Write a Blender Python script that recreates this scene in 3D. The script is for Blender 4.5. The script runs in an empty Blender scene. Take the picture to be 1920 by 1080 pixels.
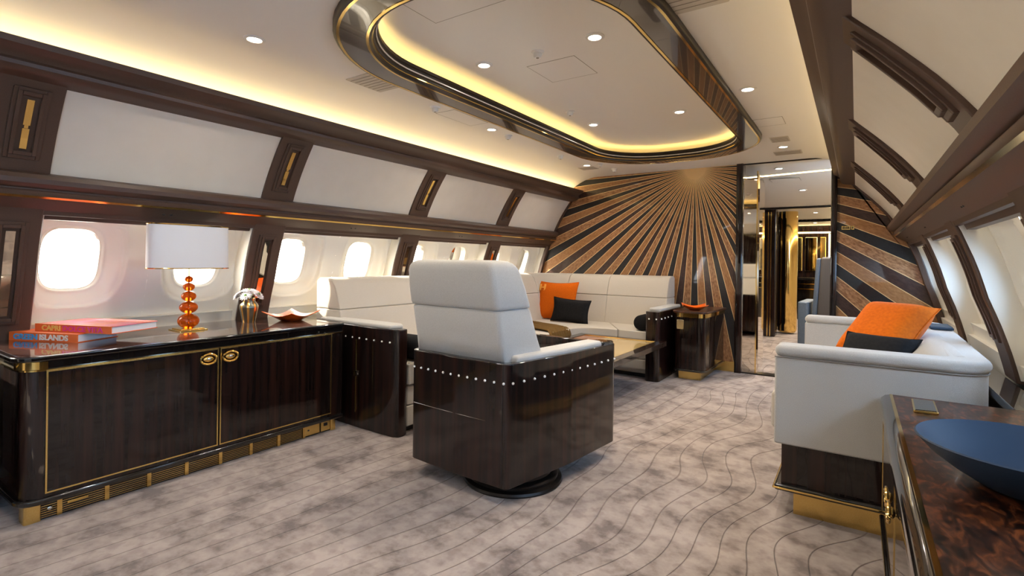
import bpy, bmesh, math, random
from mathutils import Vector, Matrix
random.seed(7)
sc = bpy.context.scene
C = sc.collection
PI = math.pi
# ------------------------------------------------------------------ camera
H = 1.3
ROLL = math.atan(28 / 2059.)
YAW = math.radians(33.94)
cd = bpy.data.cameras.new('camera'); cd.sensor_width = 36; cd.lens = 18.0; cd.clip_start = .02; cd.clip_end = 200
cd.shift_y = (489.2 - 540) / 1920
cam = bpy.data.objects.new('camera', cd); C.objects.link(cam); sc.camera = cam
right = Vector((math.cos(YAW), math.sin(YAW), 0)); fwd = Vector((-math.sin(YAW), math.cos(YAW), 0)); up = Vector((0, 0, 1))
cx_ = right * math.cos(ROLL) + up * math.sin(ROLL); cy_ = -right * math.sin(ROLL) + up * math.cos(ROLL)
cam.matrix_world = Matrix(((cx_.x, cy_.x, -fwd.x, 0), (cx_.y, cy_.y, -fwd.y, 0), (cx_.z, cy_.z, -fwd.z, H), (0, 0, 0, 1)))
# ------------------------------------------------------------------ world and sun
w = bpy.data.worlds.new('sky'); sc.world = w; w.use_nodes = True
nt = w.node_tree; nt.nodes.clear()
tc = nt.nodes.new('ShaderNodeTexCoord'); sx = nt.nodes.new('ShaderNodeSeparateXYZ'); cr = nt.nodes.new('ShaderNodeValToRGB')
mr = nt.nodes.new('ShaderNodeMapRange'); bg = nt.nodes.new('ShaderNodeBackground'); wo = nt.nodes.new('ShaderNodeOutputWorld')
mr.inputs[1].default_value = -1; mr.inputs[2].default_value = 1
cr.color_ramp.elements[0].color = (1, .93, .80, 1); cr.color_ramp.elements[0].position = .2
cr.color_ramp.elements[1].color = (.62, .98, 1.5, 1); cr.color_ramp.elements[1].position = .8
nt.links.new(tc.outputs['Generated'], sx.inputs[0]); nt.links.new(sx.outputs[0], mr.inputs[0]); nt.links.new(mr.outputs[0], cr.inputs[0])
nt.links.new(cr.outputs[0], bg.inputs[0]); nt.links.new(bg.outputs[0], wo.inputs[0]); bg.inputs[1].default_value = 13.0
sd = bpy.data.lights.new('sun', 'SUN'); sd.energy = 13; sd.angle = math.radians(1.0); sd.color = (1, .9, .74)
so = bpy.data.objects.new('sun', sd); C.objects.link(so)
SUN = Vector((-.85 * math.cos(math.radians(35)), -.53 * math.cos(math.radians(35)), math.sin(math.radians(35))))
so.rotation_euler = SUN.to_track_quat('Z', 'Y').to_euler()
sc.view_settings.view_transform = 'Standard'; sc.view_settings.look = 'None'
sc.view_settings.exposure = 0.38; sc.view_settings.gamma = 1.0; sc.view_settings.use_curve_mapping = False
sc.cycles.use_denoising = True; sc.cycles.max_bounces = 8; sc.cycles.diffuse_bounces = 5; sc.cycles.glossy_bounces = 5
sc.cycles.transparent_max_bounces = 12; sc.cycles.sample_clamp_indirect = 6; sc.cycles.caustics_reflective = False; sc.cycles.caustics_refractive = False

# ------------------------------------------------------------------ materials
def mat(name, col, rough=.5, metal=0, coat=0, spec=.5, sheen=0, emit=None, estr=0, trans=0, ior=1.45):
    m = bpy.data.materials.new(name); m.use_nodes = True
    b = m.node_tree.nodes['Principled BSDF']
    b.inputs['Base Color'].default_value = (*col, 1); b.inputs['Roughness'].default_value = rough
    b.inputs['Metallic'].default_value = metal; b.inputs['Coat Weight'].default_value = coat
    b.inputs['Coat Roughness'].default_value = .03; b.inputs['Specular IOR Level'].default_value = spec
    b.inputs['Sheen Weight'].default_value = sheen; b.inputs['Transmission Weight'].default_value = trans; b.inputs['IOR'].default_value = ior
    if emit: b.inputs['Emission Color'].default_value = (*emit, 1); b.inputs['Emission Strength'].default_value = estr
    return m
def N(m, t, **k):
    n = m.node_tree.nodes.new('ShaderNode' + t)
    for a, v in k.items(): setattr(n, a, v)
    return n
def L(m, a, b): m.node_tree.links.new(a, b)
def P(m): return m.node_tree.nodes['Principled BSDF']
def ramp(m, stops):
    r = N(m, 'ValToRGB'); e = r.color_ramp.elements
    while len(e) < len(stops): e.new(.5)
    for i, (p, c) in enumerate(stops): e[i].position = p; e[i].color = (*c, 1)
    return r
def coords(m, scale=(1, 1, 1), kind='Object', rot=(0, 0, 0)):
    t = N(m, 'TexCoord'); mp = N(m, 'Mapping'); mp.inputs['Scale'].default_value = scale; mp.inputs['Rotation'].default_value = rot
    L(m, t.outputs[kind], mp.inputs[0]); return mp.outputs[0]
def noisy(name, c1, c2, scale=20, rough=.9, bump=.1, detail=4, stretch=(1, 1, 1), lo=.35, hi=.65, **k):
    m = mat(name, c1, rough, **k); v = coords(m, stretch)
    n = N(m, 'TexNoise'); n.inputs['Scale'].default_value = scale; n.inputs['Detail'].default_value = detail
    L(m, v, n.inputs[0]); r = ramp(m, [(lo, c1), (hi, c2)]); L(m, n.outputs[0], r.inputs[0]); L(m, r.outputs[0], P(m).inputs['Base Color'])
    if bump:
        b = N(m, 'Bump'); b.inputs['Strength'].default_value = bump; b.inputs['Distance'].default_value = .004
        L(m, n.outputs[0], b.inputs['Height']); L(m, b.outputs[0], P(m).inputs['Normal'])
    return m
LEATHER = noisy('brown_leather', (.075, .042, .028), (.09, .052, .036), 300, .38, .05)
EBONY = noisy('macassar_ebony', (.004, .0018, .0015), (.026, .0085, .0055), 30, .4, 0, 3, (1, 1, .035), .42, .75, coat=1.0, spec=.15)
BLACKGLOSS = mat('black_lacquer', (.006, .005, .005), .12, coat=1)
GOLD = mat('polished_gold', (.86, .6, .2), .1, 1)
GOLDB = noisy('brushed_gold', (.82, .56, .17), (.9, .64, .24), 200, .25, .05, metal=1)
MIRROR = mat('bronze_mirror', (.8, .72, .6), .03, 1)
RIVET = mat('pearl_rivet', (.9, .9, .9), .2, coat=1)
SILVER = mat('polished_steel', (.8, .8, .8), .12, 1)
CREAM = noisy('cream_wool', (.5, .445, .37), (.58, .52, .44), 420, .95, .35, 3, sheen=.2)
GREYC = noisy('pale_grey_wool', (.44, .425, .395), (.55, .53, .495), 420, .95, .35, 3, sheen=.2)
SEAM = mat('seam_thread', (.25, .22, .19), .9)  # darker thread for the loveseat seam
PANEL = noisy('cream_leather_panel', (.72, .65, .54), (.75, .68, .57), 6, .45, 0)
CEIL = mat('warm_white_ceiling', (.86, .82, .75), .55)
CEILG = mat('satin_white_ceiling', (.86, .83, .77), .26)
LINER = mat('cream_window_liner', (.8, .76, .67), .5)
GREYBAND = noisy('bronze_satin_band', (.05, .032, .024), (.056, .036, .027), 60, .16, 0, coat=.8)
DARKRIM = mat('dark_bronze_rim', (.02, .012, .008), .4)
ORANGE = noisy('orange_velvet', (.6, .115, .001), (.7, .145, .0015), 60, .9, .15, sheen=.06, spec=.2)
ORANGE2 = noisy('orange_wool', (.6, .11, .003), (.68, .13, .004), 90, .9, .2, spec=.2)
BLACKF = noisy('black_velvet', (.004, .004, .005), (.009, .008, .009), 60, .8, .1, spec=.25)
OLIVE = noisy('olive_brown_knit', (.1, .05, .008), (.16, .085, .016), 240, .95, .5)
DISH = mat('orange_lacquer', (.85, .13, .006), .3, coat=.5)
AMBER = mat('amber_glass', (.8, .11, .004), .02, trans=.75, ior=1.45)
SHADE = mat('white_silk_shade', (.72, .72, .74), .8)
BLUE = mat('matte_blue_bowl', (.022, .042, .075), .55, spec=.3)
RUBBER = mat('black_satin', (.018, .014, .013), .35)
PAPER = mat('book_pages', (.75, .76, .8), .8)
BOOKO = mat('orange_book_cloth', (.8, .15, .03), .5)
TXTY = mat('yellow_ink', (.85, .62, .15), .6); TXTP = mat('magenta_ink', (.75, .06, .3), .6)
TXTB = mat('blue_ink', (.06, .36, .75), .6); TXTW = mat('white_ink', (.85, .8, .75), .6)
PETAL = mat('white_petal', (.85, .82, .84), .7); STEM = mat('green_stem', (.12, .25, .05), .6)
GREYSEAT = noisy('grey_blue_leather', (.11, .14, .18), (.13, .16, .2), 50, .5, 0)
TAUPES = mat('taupe_leather', (.1, .085, .075), .55)
WHITEP = mat('white_plastic', (.8, .78, .74), .4); SLIT = mat('panel_gap', (.3, .26, .2), .8)
TAUPEG = mat('taupe_grille', (.6, .54, .45), .6)
STONE = mat('satin_black_metal', (.02, .016, .014), .3, .6)
def emis(name, col, s): return mat(name, (0, 0, 0), .5, emit=col, estr=s)
LAMP = emis('downlight_glow', (1, .9, .75), 14)
COVE = emis('cove_led', (1, .68, .22), 7)
COVE2 = emis('cornice_led', (1, .74, .34), 5)
BAYLED = emis('bay_led', (1, .88, .66), 3.5)
DGLOW = emis('corridor_glow', (1, .75, .35), 8)
# book cover art: soft pink to orange, blotchy
BOOKART = noisy('pink_orange_cover', (.8, .2, .08), (.75, .2, .35), 5, .25, 0, coat=.4)
def pane_mat():
    m = bpy.data.materials.new('window_pane'); m.use_nodes = True; t = m.node_tree; t.nodes.clear()
    o = t.nodes.new('ShaderNodeOutputMaterial'); mx = t.nodes.new('ShaderNodeMixShader'); a = t.nodes.new('ShaderNodeBsdfTransparent'); g = t.nodes.new('ShaderNodeBsdfGlossy')
    fr = t.nodes.new('ShaderNodeFresnel'); fr.inputs[0].default_value = 1.3; g.inputs['Roughness'].default_value = .02
    a.inputs[0].default_value = (.97, .97, .97, 1)
    t.links.new(fr.outputs[0], mx.inputs[0]); t.links.new(a.outputs[0], mx.inputs[1]); t.links.new(g.outputs[0], mx.inputs[2]); t.links.new(mx.outputs[0], o.inputs[0]); return m
PANE = pane_mat()
# striped metallic vase
VASE = mat('striped_metal_vase', (.7, .5, .2), .28, 1)
_v = N(VASE, 'TexCoord'); _s = N(VASE, 'SeparateXYZ'); L(VASE, _v.outputs['Object'], _s.inputs[0])
_a = N(VASE, 'Math', operation='ARCTAN2'); L(VASE, _s.outputs[1], _a.inputs[0]); L(VASE, _s.outputs[0], _a.inputs[1])
_b = N(VASE, 'Math', operation='MULTIPLY'); _b.inputs[1].default_value = 8; L(VASE, _a.outputs[0], _b.inputs[0])
_c = N(VASE, 'Math', operation='SINE'); L(VASE, _b.outputs[0], _c.inputs[0])
_r = ramp(VASE, [(.45, (.22, .22, .19)), (.55, (.9, .48, .12))]); L(VASE, _c.outputs[0], _r.inputs[0]); L(VASE, _r.outputs[0], P(VASE).inputs['Base Color'])
# burl top
BURL = mat('burl_veneer', (.1, .03, .01), .35, coat=.3)
v = coords(BURL, (1, .45, 1)); n1 = N(BURL, 'TexNoise'); n1.inputs['Scale'].default_value = 3; L(BURL, v, n1.inputs[0])
n2 = N(BURL, 'TexNoise'); n2.inputs['Scale'].default_value = 34; n2.inputs['Detail'].default_value = 7; n2.inputs['Distortion'].default_value = 1.2; L(BURL, v, n2.inputs[0])
r = ramp(BURL, [(.36, (.006, .0025, .0015)), (.52, (.045, .013, .005)), (.68, (.17, .048, .013))]); L(BURL, n2.outputs[0], r.inputs[0]); L(BURL, r.outputs[0], P(BURL).inputs['Base Color'])
# coffee table veneer
VENEER = noisy('straw_marquetry', (.5, .33, .11), (.6, .42, .17), 8, .15, 0, 3, (1, 12, 1), coat=.7)
VENEER2 = noisy('amber_marquetry', (.28, .07, .015), (.5, .16, .03), 8, .15, 0, 3, (12, 1, 1), coat=.7)
# carpet: patchy pile + carved lines that run with the cabin and curl like leaf veins towards the right
CARPET = mat('taupe_carpet', (.3, .25, .21), .95, sheen=.25)
v = coords(CARPET)
na = N(CARPET, 'TexNoise'); na.inputs['Scale'].default_value = 4.6; na.inputs['Detail'].default_value = 5; na.inputs['Roughness'].default_value = .62; L(CARPET, v, na.inputs[0])
ra = ramp(CARPET, [(.36, (.16, .122, .108)), (.46, (.305, .245, .217)), (.6, (.41, .338, .303))]); L(CARPET, na.outputs[0], ra.inputs[0])
sp = N(CARPET, 'SeparateXYZ'); L(CARPET, v, sp.inputs[0])
nb = N(CARPET, 'TexNoise'); nb.inputs['Scale'].default_value = .7; nb.inputs['Detail'].default_value = 1; L(CARPET, v, nb.inputs[0])
mrx = N(CARPET, 'MapRange'); mrx.inputs[1].default_value = -3; mrx.inputs[2].default_value = -.6; mrx.inputs[3].default_value = .06; mrx.inputs[4].default_value = 1.1; L(CARPET, sp.outputs[0], mrx.inputs[0])
mm = N(CARPET, 'Math', operation='MULTIPLY'); L(CARPET, nb.outputs[0], mm.inputs[0]); L(CARPET, mrx.outputs[0], mm.inputs[1])
ad = N(CARPET, 'Math', operation='ADD'); L(CARPET, sp.outputs[0], ad.inputs[0]); L(CARPET, mm.outputs[0], ad.inputs[1])
yy = N(CARPET, 'Math', operation='MULTIPLY_ADD'); yy.inputs[1].default_value = -.10; L(CARPET, sp.outputs[1], yy.inputs[0]); L(CARPET, ad.outputs[0], yy.inputs[2])
dv = N(CARPET, 'Math', operation='DIVIDE'); dv.inputs[1].default_value = .15; L(CARPET, yy.outputs[0], dv.inputs[0])
fr = N(CARPET, 'Math', operation='FRACT'); L(CARPET, dv.outputs[0], fr.inputs[0])
s1 = N(CARPET, 'Math', operation='SUBTRACT'); s1.inputs[1].default_value = .5; L(CARPET, fr.outputs[0], s1.inputs[0])
ab = N(CARPET, 'Math', operation='ABSOLUTE'); L(CARPET, s1.outputs[0], ab.inputs[0])
ln = N(CARPET, 'MapRange'); ln.inputs[1].default_value = .0; ln.inputs[2].default_value = .035; L(CARPET, ab.outputs[0], ln.inputs[0])
mx = N(CARPET, 'MixRGB'); mx.blend_type = 'MULTIPLY'; mx.inputs[0].default_value = 1
lr = ramp(CARPET, [(0, (.62, .56, .54)), (1, (1, 1, 1))]); L(CARPET, ln.outputs[0], lr.inputs[0])
L(CARPET, ra.outputs[0], mx.inputs[1]); L(CARPET, lr.outputs[0], mx.inputs[2]); L(CARPET, mx.outputs[0], P(CARPET).inputs['Base Color'])
nf = N(CARPET, 'TexNoise'); nf.inputs['Scale'].default_value = 14; nf.inputs['Detail'].default_value = 4; L(CARPET, v, nf.inputs[0])
rf = ramp(CARPET, [(.36, (.72, .68, .68)), (.5, (1, 1, 1))]); L(CARPET, nf.outputs[0], rf.inputs[0])
mx2 = N(CARPET, 'MixRGB'); mx2.blend_type = 'MULTIPLY'; mx2.inputs[0].default_value = .8; L(CARPET, mx.outputs[0], mx2.inputs[1]); L(CARPET, rf.outputs[0], mx2.inputs[2]); L(CARPET, mx2.outputs[0], P(CARPET).inputs['Base Color'])
bp = N(CARPET, 'Bump'); bp.inputs['Distance'].default_value = .006; bp.inputs['Strength'].default_value = .8; L(CARPET, ln.outputs[0], bp.inputs['Height']); L(CARPET, bp.outputs[0], P(CARPET).inputs['Normal'])
# sunburst marquetry wall, rays about the apex
AX, AZ = -1.70, 2.487
SUNB = mat('sunburst_marquetry', (.2, .1, .05), .32, coat=.35)
v = coords(SUNB, kind='Object'); sp = N(SUNB, 'SeparateXYZ'); L(SUNB, v, sp.inputs[0])
def M2(m, op, a, b=None, c=None):
    n = N(m, 'Math', operation=op)
    for i, q in enumerate((a, b, c)):
        if q is None: continue
        if isinstance(q, (int, float)): n.inputs[i].default_value = q
        else: L(m, q, n.inputs[i])
    return n.outputs[0]
dx = M2(SUNB, 'SUBTRACT', sp.outputs[0], AX); dz = M2(SUNB, 'SUBTRACT', AZ, sp.outputs[2])
ang = M2(SUNB, 'ARCTAN2', dx, dz)
BAND = math.radians(12.6 / 4)
q = M2(SUNB, 'ADD', M2(SUNB, 'DIVIDE', M2(SUNB, 'SUBTRACT', ang, math.radians(.5)), BAND), .5 + 80)
idx = M2(SUNB, 'FLOOR', q); fr = M2(SUNB, 'FRACT', q); ph = M2(SUNB, 'MODULO', idx, 4.0)
rad = M2(SUNB, 'SQRT', M2(SUNB, 'ADD', M2(SUNB, 'MULTIPLY', dx, dx), M2(SUNB, 'MULTIPLY', dz, dz)))
# grain: random flitches along each ray
cmb = N(SUNB, 'CombineXYZ'); L(SUNB, M2(SUNB, 'MULTIPLY', rad, 26.0), cmb.inputs[0]); L(SUNB, M2(SUNB, 'MULTIPLY', idx, 7.3), cmb.inputs[1]); L(SUNB, M2(SUNB, 'MULTIPLY', M2(SUNB, 'MULTIPLY', fr, rad), 3.5), cmb.inputs[2])
gn = N(SUNB, 'TexNoise'); gn.inputs['Scale'].default_value = 1.0; gn.inputs['Detail'].default_value = 5; L(SUNB, cmb.outputs[0], gn.inputs[0])
def rr(a, b): 
    x = ramp(SUNB, [(.36, a), (.66, b)]); L(SUNB, gn.outputs[0], x.inputs[0]); return x.outputs[0]
tan_ = rr((.28, .125, .042), (.40, .195, .075)); tan2 = rr((.22, .095, .036), (.46, .235, .105)); blk = rr((.011, .010, .011), (.017, .015, .016)); brn = rr((.035, .016, .012), (.06, .03, .022))
def mixc(f, a, b):
    x = N(SUNB, 'MixRGB'); L(SUNB, f, x.inputs[0]); L(SUNB, a, x.inputs[1]); L(SUNB, b, x.inputs[2]); return x.outputs[0]
is0 = M2(SUNB, 'COMPARE', ph, 0.0, .2); is2 = M2(SUNB, 'COMPARE', ph, 2.0, .2); is3 = M2(SUNB, 'COMPARE', ph, 3.0, .2)
col = mixc(is0, tan_, blk); col = mixc(is2, col, brn); col = mixc(is3, col, tan2)
dist = M2(SUNB, 'MULTIPLY', M2(SUNB, 'SUBTRACT', .5, M2(SUNB, 'ABSOLUTE', M2(SUNB, 'SUBTRACT', fr, .5))), M2(SUNB, 'MULTIPLY', rad, BAND))
gl = M2(SUNB, 'LESS_THAN', dist, .0034)
gcol = N(SUNB, 'RGB'); gcol.outputs[0].default_value = (.85, .6, .3, 1)
col = mixc(gl, col, gcol.outputs[0]); L(SUNB, col, P(SUNB).inputs['Base Color'])
L(SUNB, M2(SUNB, 'MULTIPLY', gl, .4), P(SUNB).inputs['Metallic'])

# ------------------------------------------------------------------ mesh helpers
def shade(me, deg=40):
    for p in me.polygons: p.use_smooth = True
    try: me.set_sharp_from_angle(angle=math.radians(deg))
    except Exception: pass
def wpos(o):
    p = Vector((0, 0, 0))
    while o is not None: p = p + o.location; o = o.parent
    return p
def obj(name, bm, m, parent=None, bevel=0, seg=3, smooth=True, kind=None, local=False, sub=0, deg=40):
    bmesh.ops.recalc_face_normals(bm, faces=bm.faces)
    if parent is not None and not local:
        bmesh.ops.translate(bm, verts=bm.verts, vec=-wpos(parent))
    me = bpy.data.meshes.new(name); bm.to_mesh(me); bm.free()
    for x in (m if isinstance(m, (list, tuple)) else [m]): me.materials.append(x)
    if smooth: shade(me, deg)
    o = bpy.data.objects.new(name, me); C.objects.link(o)
    if parent is not None: o.parent = parent
    if bevel:
        b = o.modifiers.new('b', 'BEVEL'); b.width = bevel; b.segments = seg; b.limit_method = 'ANGLE'; b.angle_limit = math.radians(35); b.harden_normals = True
    if sub:
        s = o.modifiers.new('s', 'SUBSURF'); s.levels = sub; s.render_levels = sub
    if kind: o['kind'] = kind
    return o
def thing(name, label, cat, loc=(0, 0, 0), group=None, kind=None):
    o = bpy.data.objects.new(name, None); C.objects.link(o); o.location = loc; o.empty_display_size = .1
    if kind: o['kind'] = kind
    if label: o['label'] = label
    if cat: o['category'] = cat
    if group: o['group'] = group
    return o
def tag(o, label, cat, group=None):
    o['label'] = label; o['category'] = cat
    if group: o['group'] = group
    return o
def copy_tree(o, parent=None):
    c = o.copy(); C.objects.link(c)
    if parent is not None: c.parent = parent; c.matrix_parent_inverse = o.matrix_parent_inverse.copy()
    for ch in list(o.children): copy_tree(ch, c)
    return c
def nb_(): return bmesh.new()
def box(bm, x0, x1, y0, y1, z0, z1):
    vs = [bm.verts.new(p) for p in ((x0, y0, z0), (x1, y0, z0), (x1, y1, z0), (x0, y1, z0), (x0, y0, z1), (x1, y0, z1), (x1, y1, z1), (x0, y1, z1))]
    for f in ((0, 3, 2, 1), (4, 5, 6, 7), (0, 1, 5, 4), (1, 2, 6, 5), (2, 3, 7, 6), (3, 0, 4, 7)): bm.faces.new([vs[i] for i in f])
    return bm
def hexa(bm, pts):
    vs = [bm.verts.new(p) for p in pts]
    for f in ((0, 3, 2, 1), (4, 5, 6, 7), (0, 1, 5, 4), (1, 2, 6, 5), (2, 3, 7, 6), (3, 0, 4, 7)): bm.faces.new([vs[i] for i in f])
    return bm
def prism(bm, poly, z0, z1, zf=None):
    a = [bm.verts.new((x, y, z0)) for x, y in poly]; b = [bm.verts.new((x, y, z1)) for x, y in poly]
    n = len(poly); bm.faces.new(a[::-1]); bm.faces.new(b)
    for i in range(n): bm.faces.new((a[i], a[(i + 1) % n], b[(i + 1) % n], b[i]))
    return bm
def sweep_y(bm, prof, y0, y1, ny=1):
    """closed profile [(x,z)] extruded along Y"""
    rows = [[bm.verts.new((x, y0 + (y1 - y0) * j / ny, z)) for x, z in prof] for j in range(ny + 1)]
    n = len(prof); bm.faces.new(rows[0][::-1]); bm.faces.new(rows[-1])
    for j in range(ny):
        for i in range(n): bm.faces.new((rows[j][i], rows[j][(i + 1) % n], rows[j + 1][(i + 1) % n], rows[j + 1][i]))
    return bm
def lathe(bm, prof, c=(0, 0, 0), n=40, sx=1, sy=1):
    rings = []
    for r_, z in prof:
        if r_ < 1e-5: rings.append([bm.verts.new((c[0], c[1], c[2] + z))])
        else: rings.append([bm.verts.new((c[0] + r_ * sx * math.cos(2 * PI * k / n), c[1] + r_ * sy * math.sin(2 * PI * k / n), c[2] + z)) for k in range(n)])
    for a, b in zip(rings, rings[1:]):
        for k in range(n):
            if len(a) == 1 and len(b) > 1: bm.faces.new((a[0], b[k], b[(k + 1) % n]))
            elif len(b) == 1 and len(a) > 1: bm.faces.new((a[k], b[0], a[(k + 1) % n]))
            elif len(a) > 1: bm.faces.new((a[k], b[k], b[(k + 1) % n], a[(k + 1) % n]))
    return bm
def ball(bm, c, r_, n=10, sq=(1, 1, 1)):
    prof = [(math.sin(PI * i / n) * r_, -math.cos(PI * i / n) * r_ * sq[2]) for i in range(n + 1)]
    return lathe(bm, prof, c, n * 2, sq[0], sq[1])
def tube(bm, pts, r_, n=8, closed=False):
    pts = [Vector(p) for p in pts]; m = len(pts); rings = []
    for i, p in enumerate(pts):
        a = pts[(i - 1) % m] if (i > 0 or closed) else p; b = pts[(i + 1) % m] if (i < m - 1 or closed) else p
        t = (b - a).normalized(); u = t.cross(Vector((0, 0, 1)))
        if u.length < .1: u = t.cross(Vector((1, 0, 0)))
        u.normalize(); v_ = t.cross(u)
        rings.append([bm.verts.new(p + u * math.cos(2 * PI * k / n) * r_ + v_ * math.sin(2 * PI * k / n) * r_) for k in range(n)])
    for i in range(m if closed else m - 1):
        A, B = rings[i], rings[(i + 1) % m]
        for k in range(n): bm.faces.new((A[k], A[(k + 1) % n], B[(k + 1) % n], B[k]))
    if not closed: bm.faces.new(rings[0]); bm.faces.new(rings[-1][::-1])
    return bm
def rpoly(pts, radii, n=6):
    out = []; m = len(pts)
    for i, p in enumerate(pts):
        r_ = radii[i] if isinstance(radii, (list, tuple)) else radii
        p = Vector(p); a = Vector(pts[i - 1]); b = Vector(pts[(i + 1) % m])
        if r_ <= 0: out.append(tuple(p)); continue
        u = (a - p).normalized(); v_ = (b - p).normalized(); an = u.angle(v_); d = r_ / math.tan(an / 2)
        p0 = p + u * d; p1 = p + v_ * d
        for k in range(n + 1):
            t = k / n; out.append(tuple(p0 * (1 - t) ** 2 + p * 2 * t * (1 - t) + p1 * t * t))
    return out
def sweep_path(bm, prof, path, normals, closed=False, cap=True):
    """prof [(d,z)] closed ring, d measured along the inward normal of each path point"""
    rows = [[bm.verts.new((p[0] + n[0] * d, p[1] + n[1] * d, z)) for d, z in prof] for p, n in zip(path, normals)]
    k = len(prof); m = len(rows)
    for j in range(m if closed else m - 1):
        A, B = rows[j], rows[(j + 1) % m]
        for i in range(k): bm.faces.new((A[i], A[(i + 1) % k], B[(i + 1) % k], B[i]))
    if cap and not closed: bm.faces.new(rows[0][::-1]); bm.faces.new(rows[-1])
    return bm
def pillow(bm, w_, h_, t_, M, n=14, pinch=.1, bend=0):
    """cushion in local XZ plane, thickness along Y, transformed by matrix M"""
    g = {}
    for s in (1, -1):
        for i in range(n + 1):
            for j in range(n + 1):
                u = 2 * i / n - 1; v_ = 2 * j / n - 1
                if s == -1 and (i in (0, n) or j in (0, n)): g[s, i, j] = g[1, i, j]; continue
                x = u * w_ / 2 * (1 - pinch * (1 - v_ * v_) * abs(u)) ; z = v_ * h_ / 2 * (1 - pinch * (1 - u * u) * abs(v_))
                th_ = t_ / 2 * ((1 - u ** 4) * (1 - v_ ** 4)) ** .5
                g[s, i, j] = bm.verts.new(M @ Vector((x, s * th_ + bend * (u * u), z)))
    for s in (1, -1):
        for i in range(n):
            for j in range(n):
                f = (g[s, i, j], g[s, i + 1, j], g[s, i + 1, j + 1], g[s, i, j + 1])
                bm.faces.new(f if s == -1 else f[::-1])
    return bm
def text(name, s, size, m, M, parent, extrude=.0012, sx=1.0):
    cu = bpy.data.curves.new(name, 'FONT'); cu.body = s; cu.size = size; cu.extrude = extrude; cu.offset = size * .035; cu.materials.append(m)
    o = bpy.data.objects.new(name, cu); C.objects.link(o); bpy.context.view_layer.update()
    me = bpy.data.meshes.new_from_object(o.evaluated_get(bpy.context.evaluated_depsgraph_get())); bpy.data.objects.remove(o)
    me.transform(Matrix.Translation(-wpos(parent)) @ M @ Matrix.Diagonal((sx, 1, 1, 1))); me.name = name
    if not me.materials: me.materials.append(m)
    o = bpy.data.objects.new(name, me); C.objects.link(o); o.parent = parent; return o

# ------------------------------------------------------------------ cabin section
XC = -1.68
PR = [(0, 2.42), (.4, 2.395), (.67, 2.385), (.85, 2.345), (1.0, 2.30), (1.14, 2.25), (1.3, 2.205), (1.53, 2.125), (1.65, 2.06), (1.73, 2.02), (1.9, 1.935), (2.05, 1.84), (2.2, 1.73), (2.33, 1.62), (2.46, 1.47)]
def W(z):
    if z <= PR[0][0]: return PR[0][1]
    for k, ((a, wa), (b, wb)) in enumerate(zip(PR, PR[1:])):
        if z <= b:
            t = (z - a) / (b - a)
            p0 = PR[k - 1][1] if k > 0 else wa; p3 = PR[k + 2][1] if k + 2 < len(PR) else wb
            return .5 * (2 * wa + (wb - p0) * t + (2 * p0 - 5 * wa + 4 * wb - p3) * t * t + (3 * wa - p0 - 3 * wb + p3) * t ** 3)
    return PR[-1][1]
YB, YF = -3.2, 6.62
def X(side, w_):
    if side > 0:
        q = max(0., min(1., (2.12 - w_) / .45)); q = q * q * (3 - 2 * q)
        w_ = w_ - .11 * q + .02 * (1 - q)
    return XC + side * w_
def cslab(bm, side, y0, y1, z0, z1, inn, out, nz=12, ya=None, yb=None):
    """slab that follows the curved wall; inn/out are offsets towards the cabin (+) from the wall line"""
    prof = []
    for k in range(nz + 1): z = z0 + (z1 - z0) * k / nz; prof.append((X(side, W(z) - inn), z))
    for k in range(nz, -1, -1): z = z0 + (z1 - z0) * k / nz; prof.append((X(side, W(z) - out), z))
    return sweep_y(bm, prof, y0, y1)
FR = [-.72 + 0, .785, 2.245, 3.76, 5.24]        # frame centres along the cabin
FR = [-2.26, -.73, .785, 2.245, 3.76, 5.24]
FW = .128
edges = []
for a, b in zip(FR, FR[1:] + [YF + FW - .02]): edges.append((a + FW, b - FW))
SN = {-1: 'left', 1: 'right'}
wn = 0; tn = 0
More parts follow.
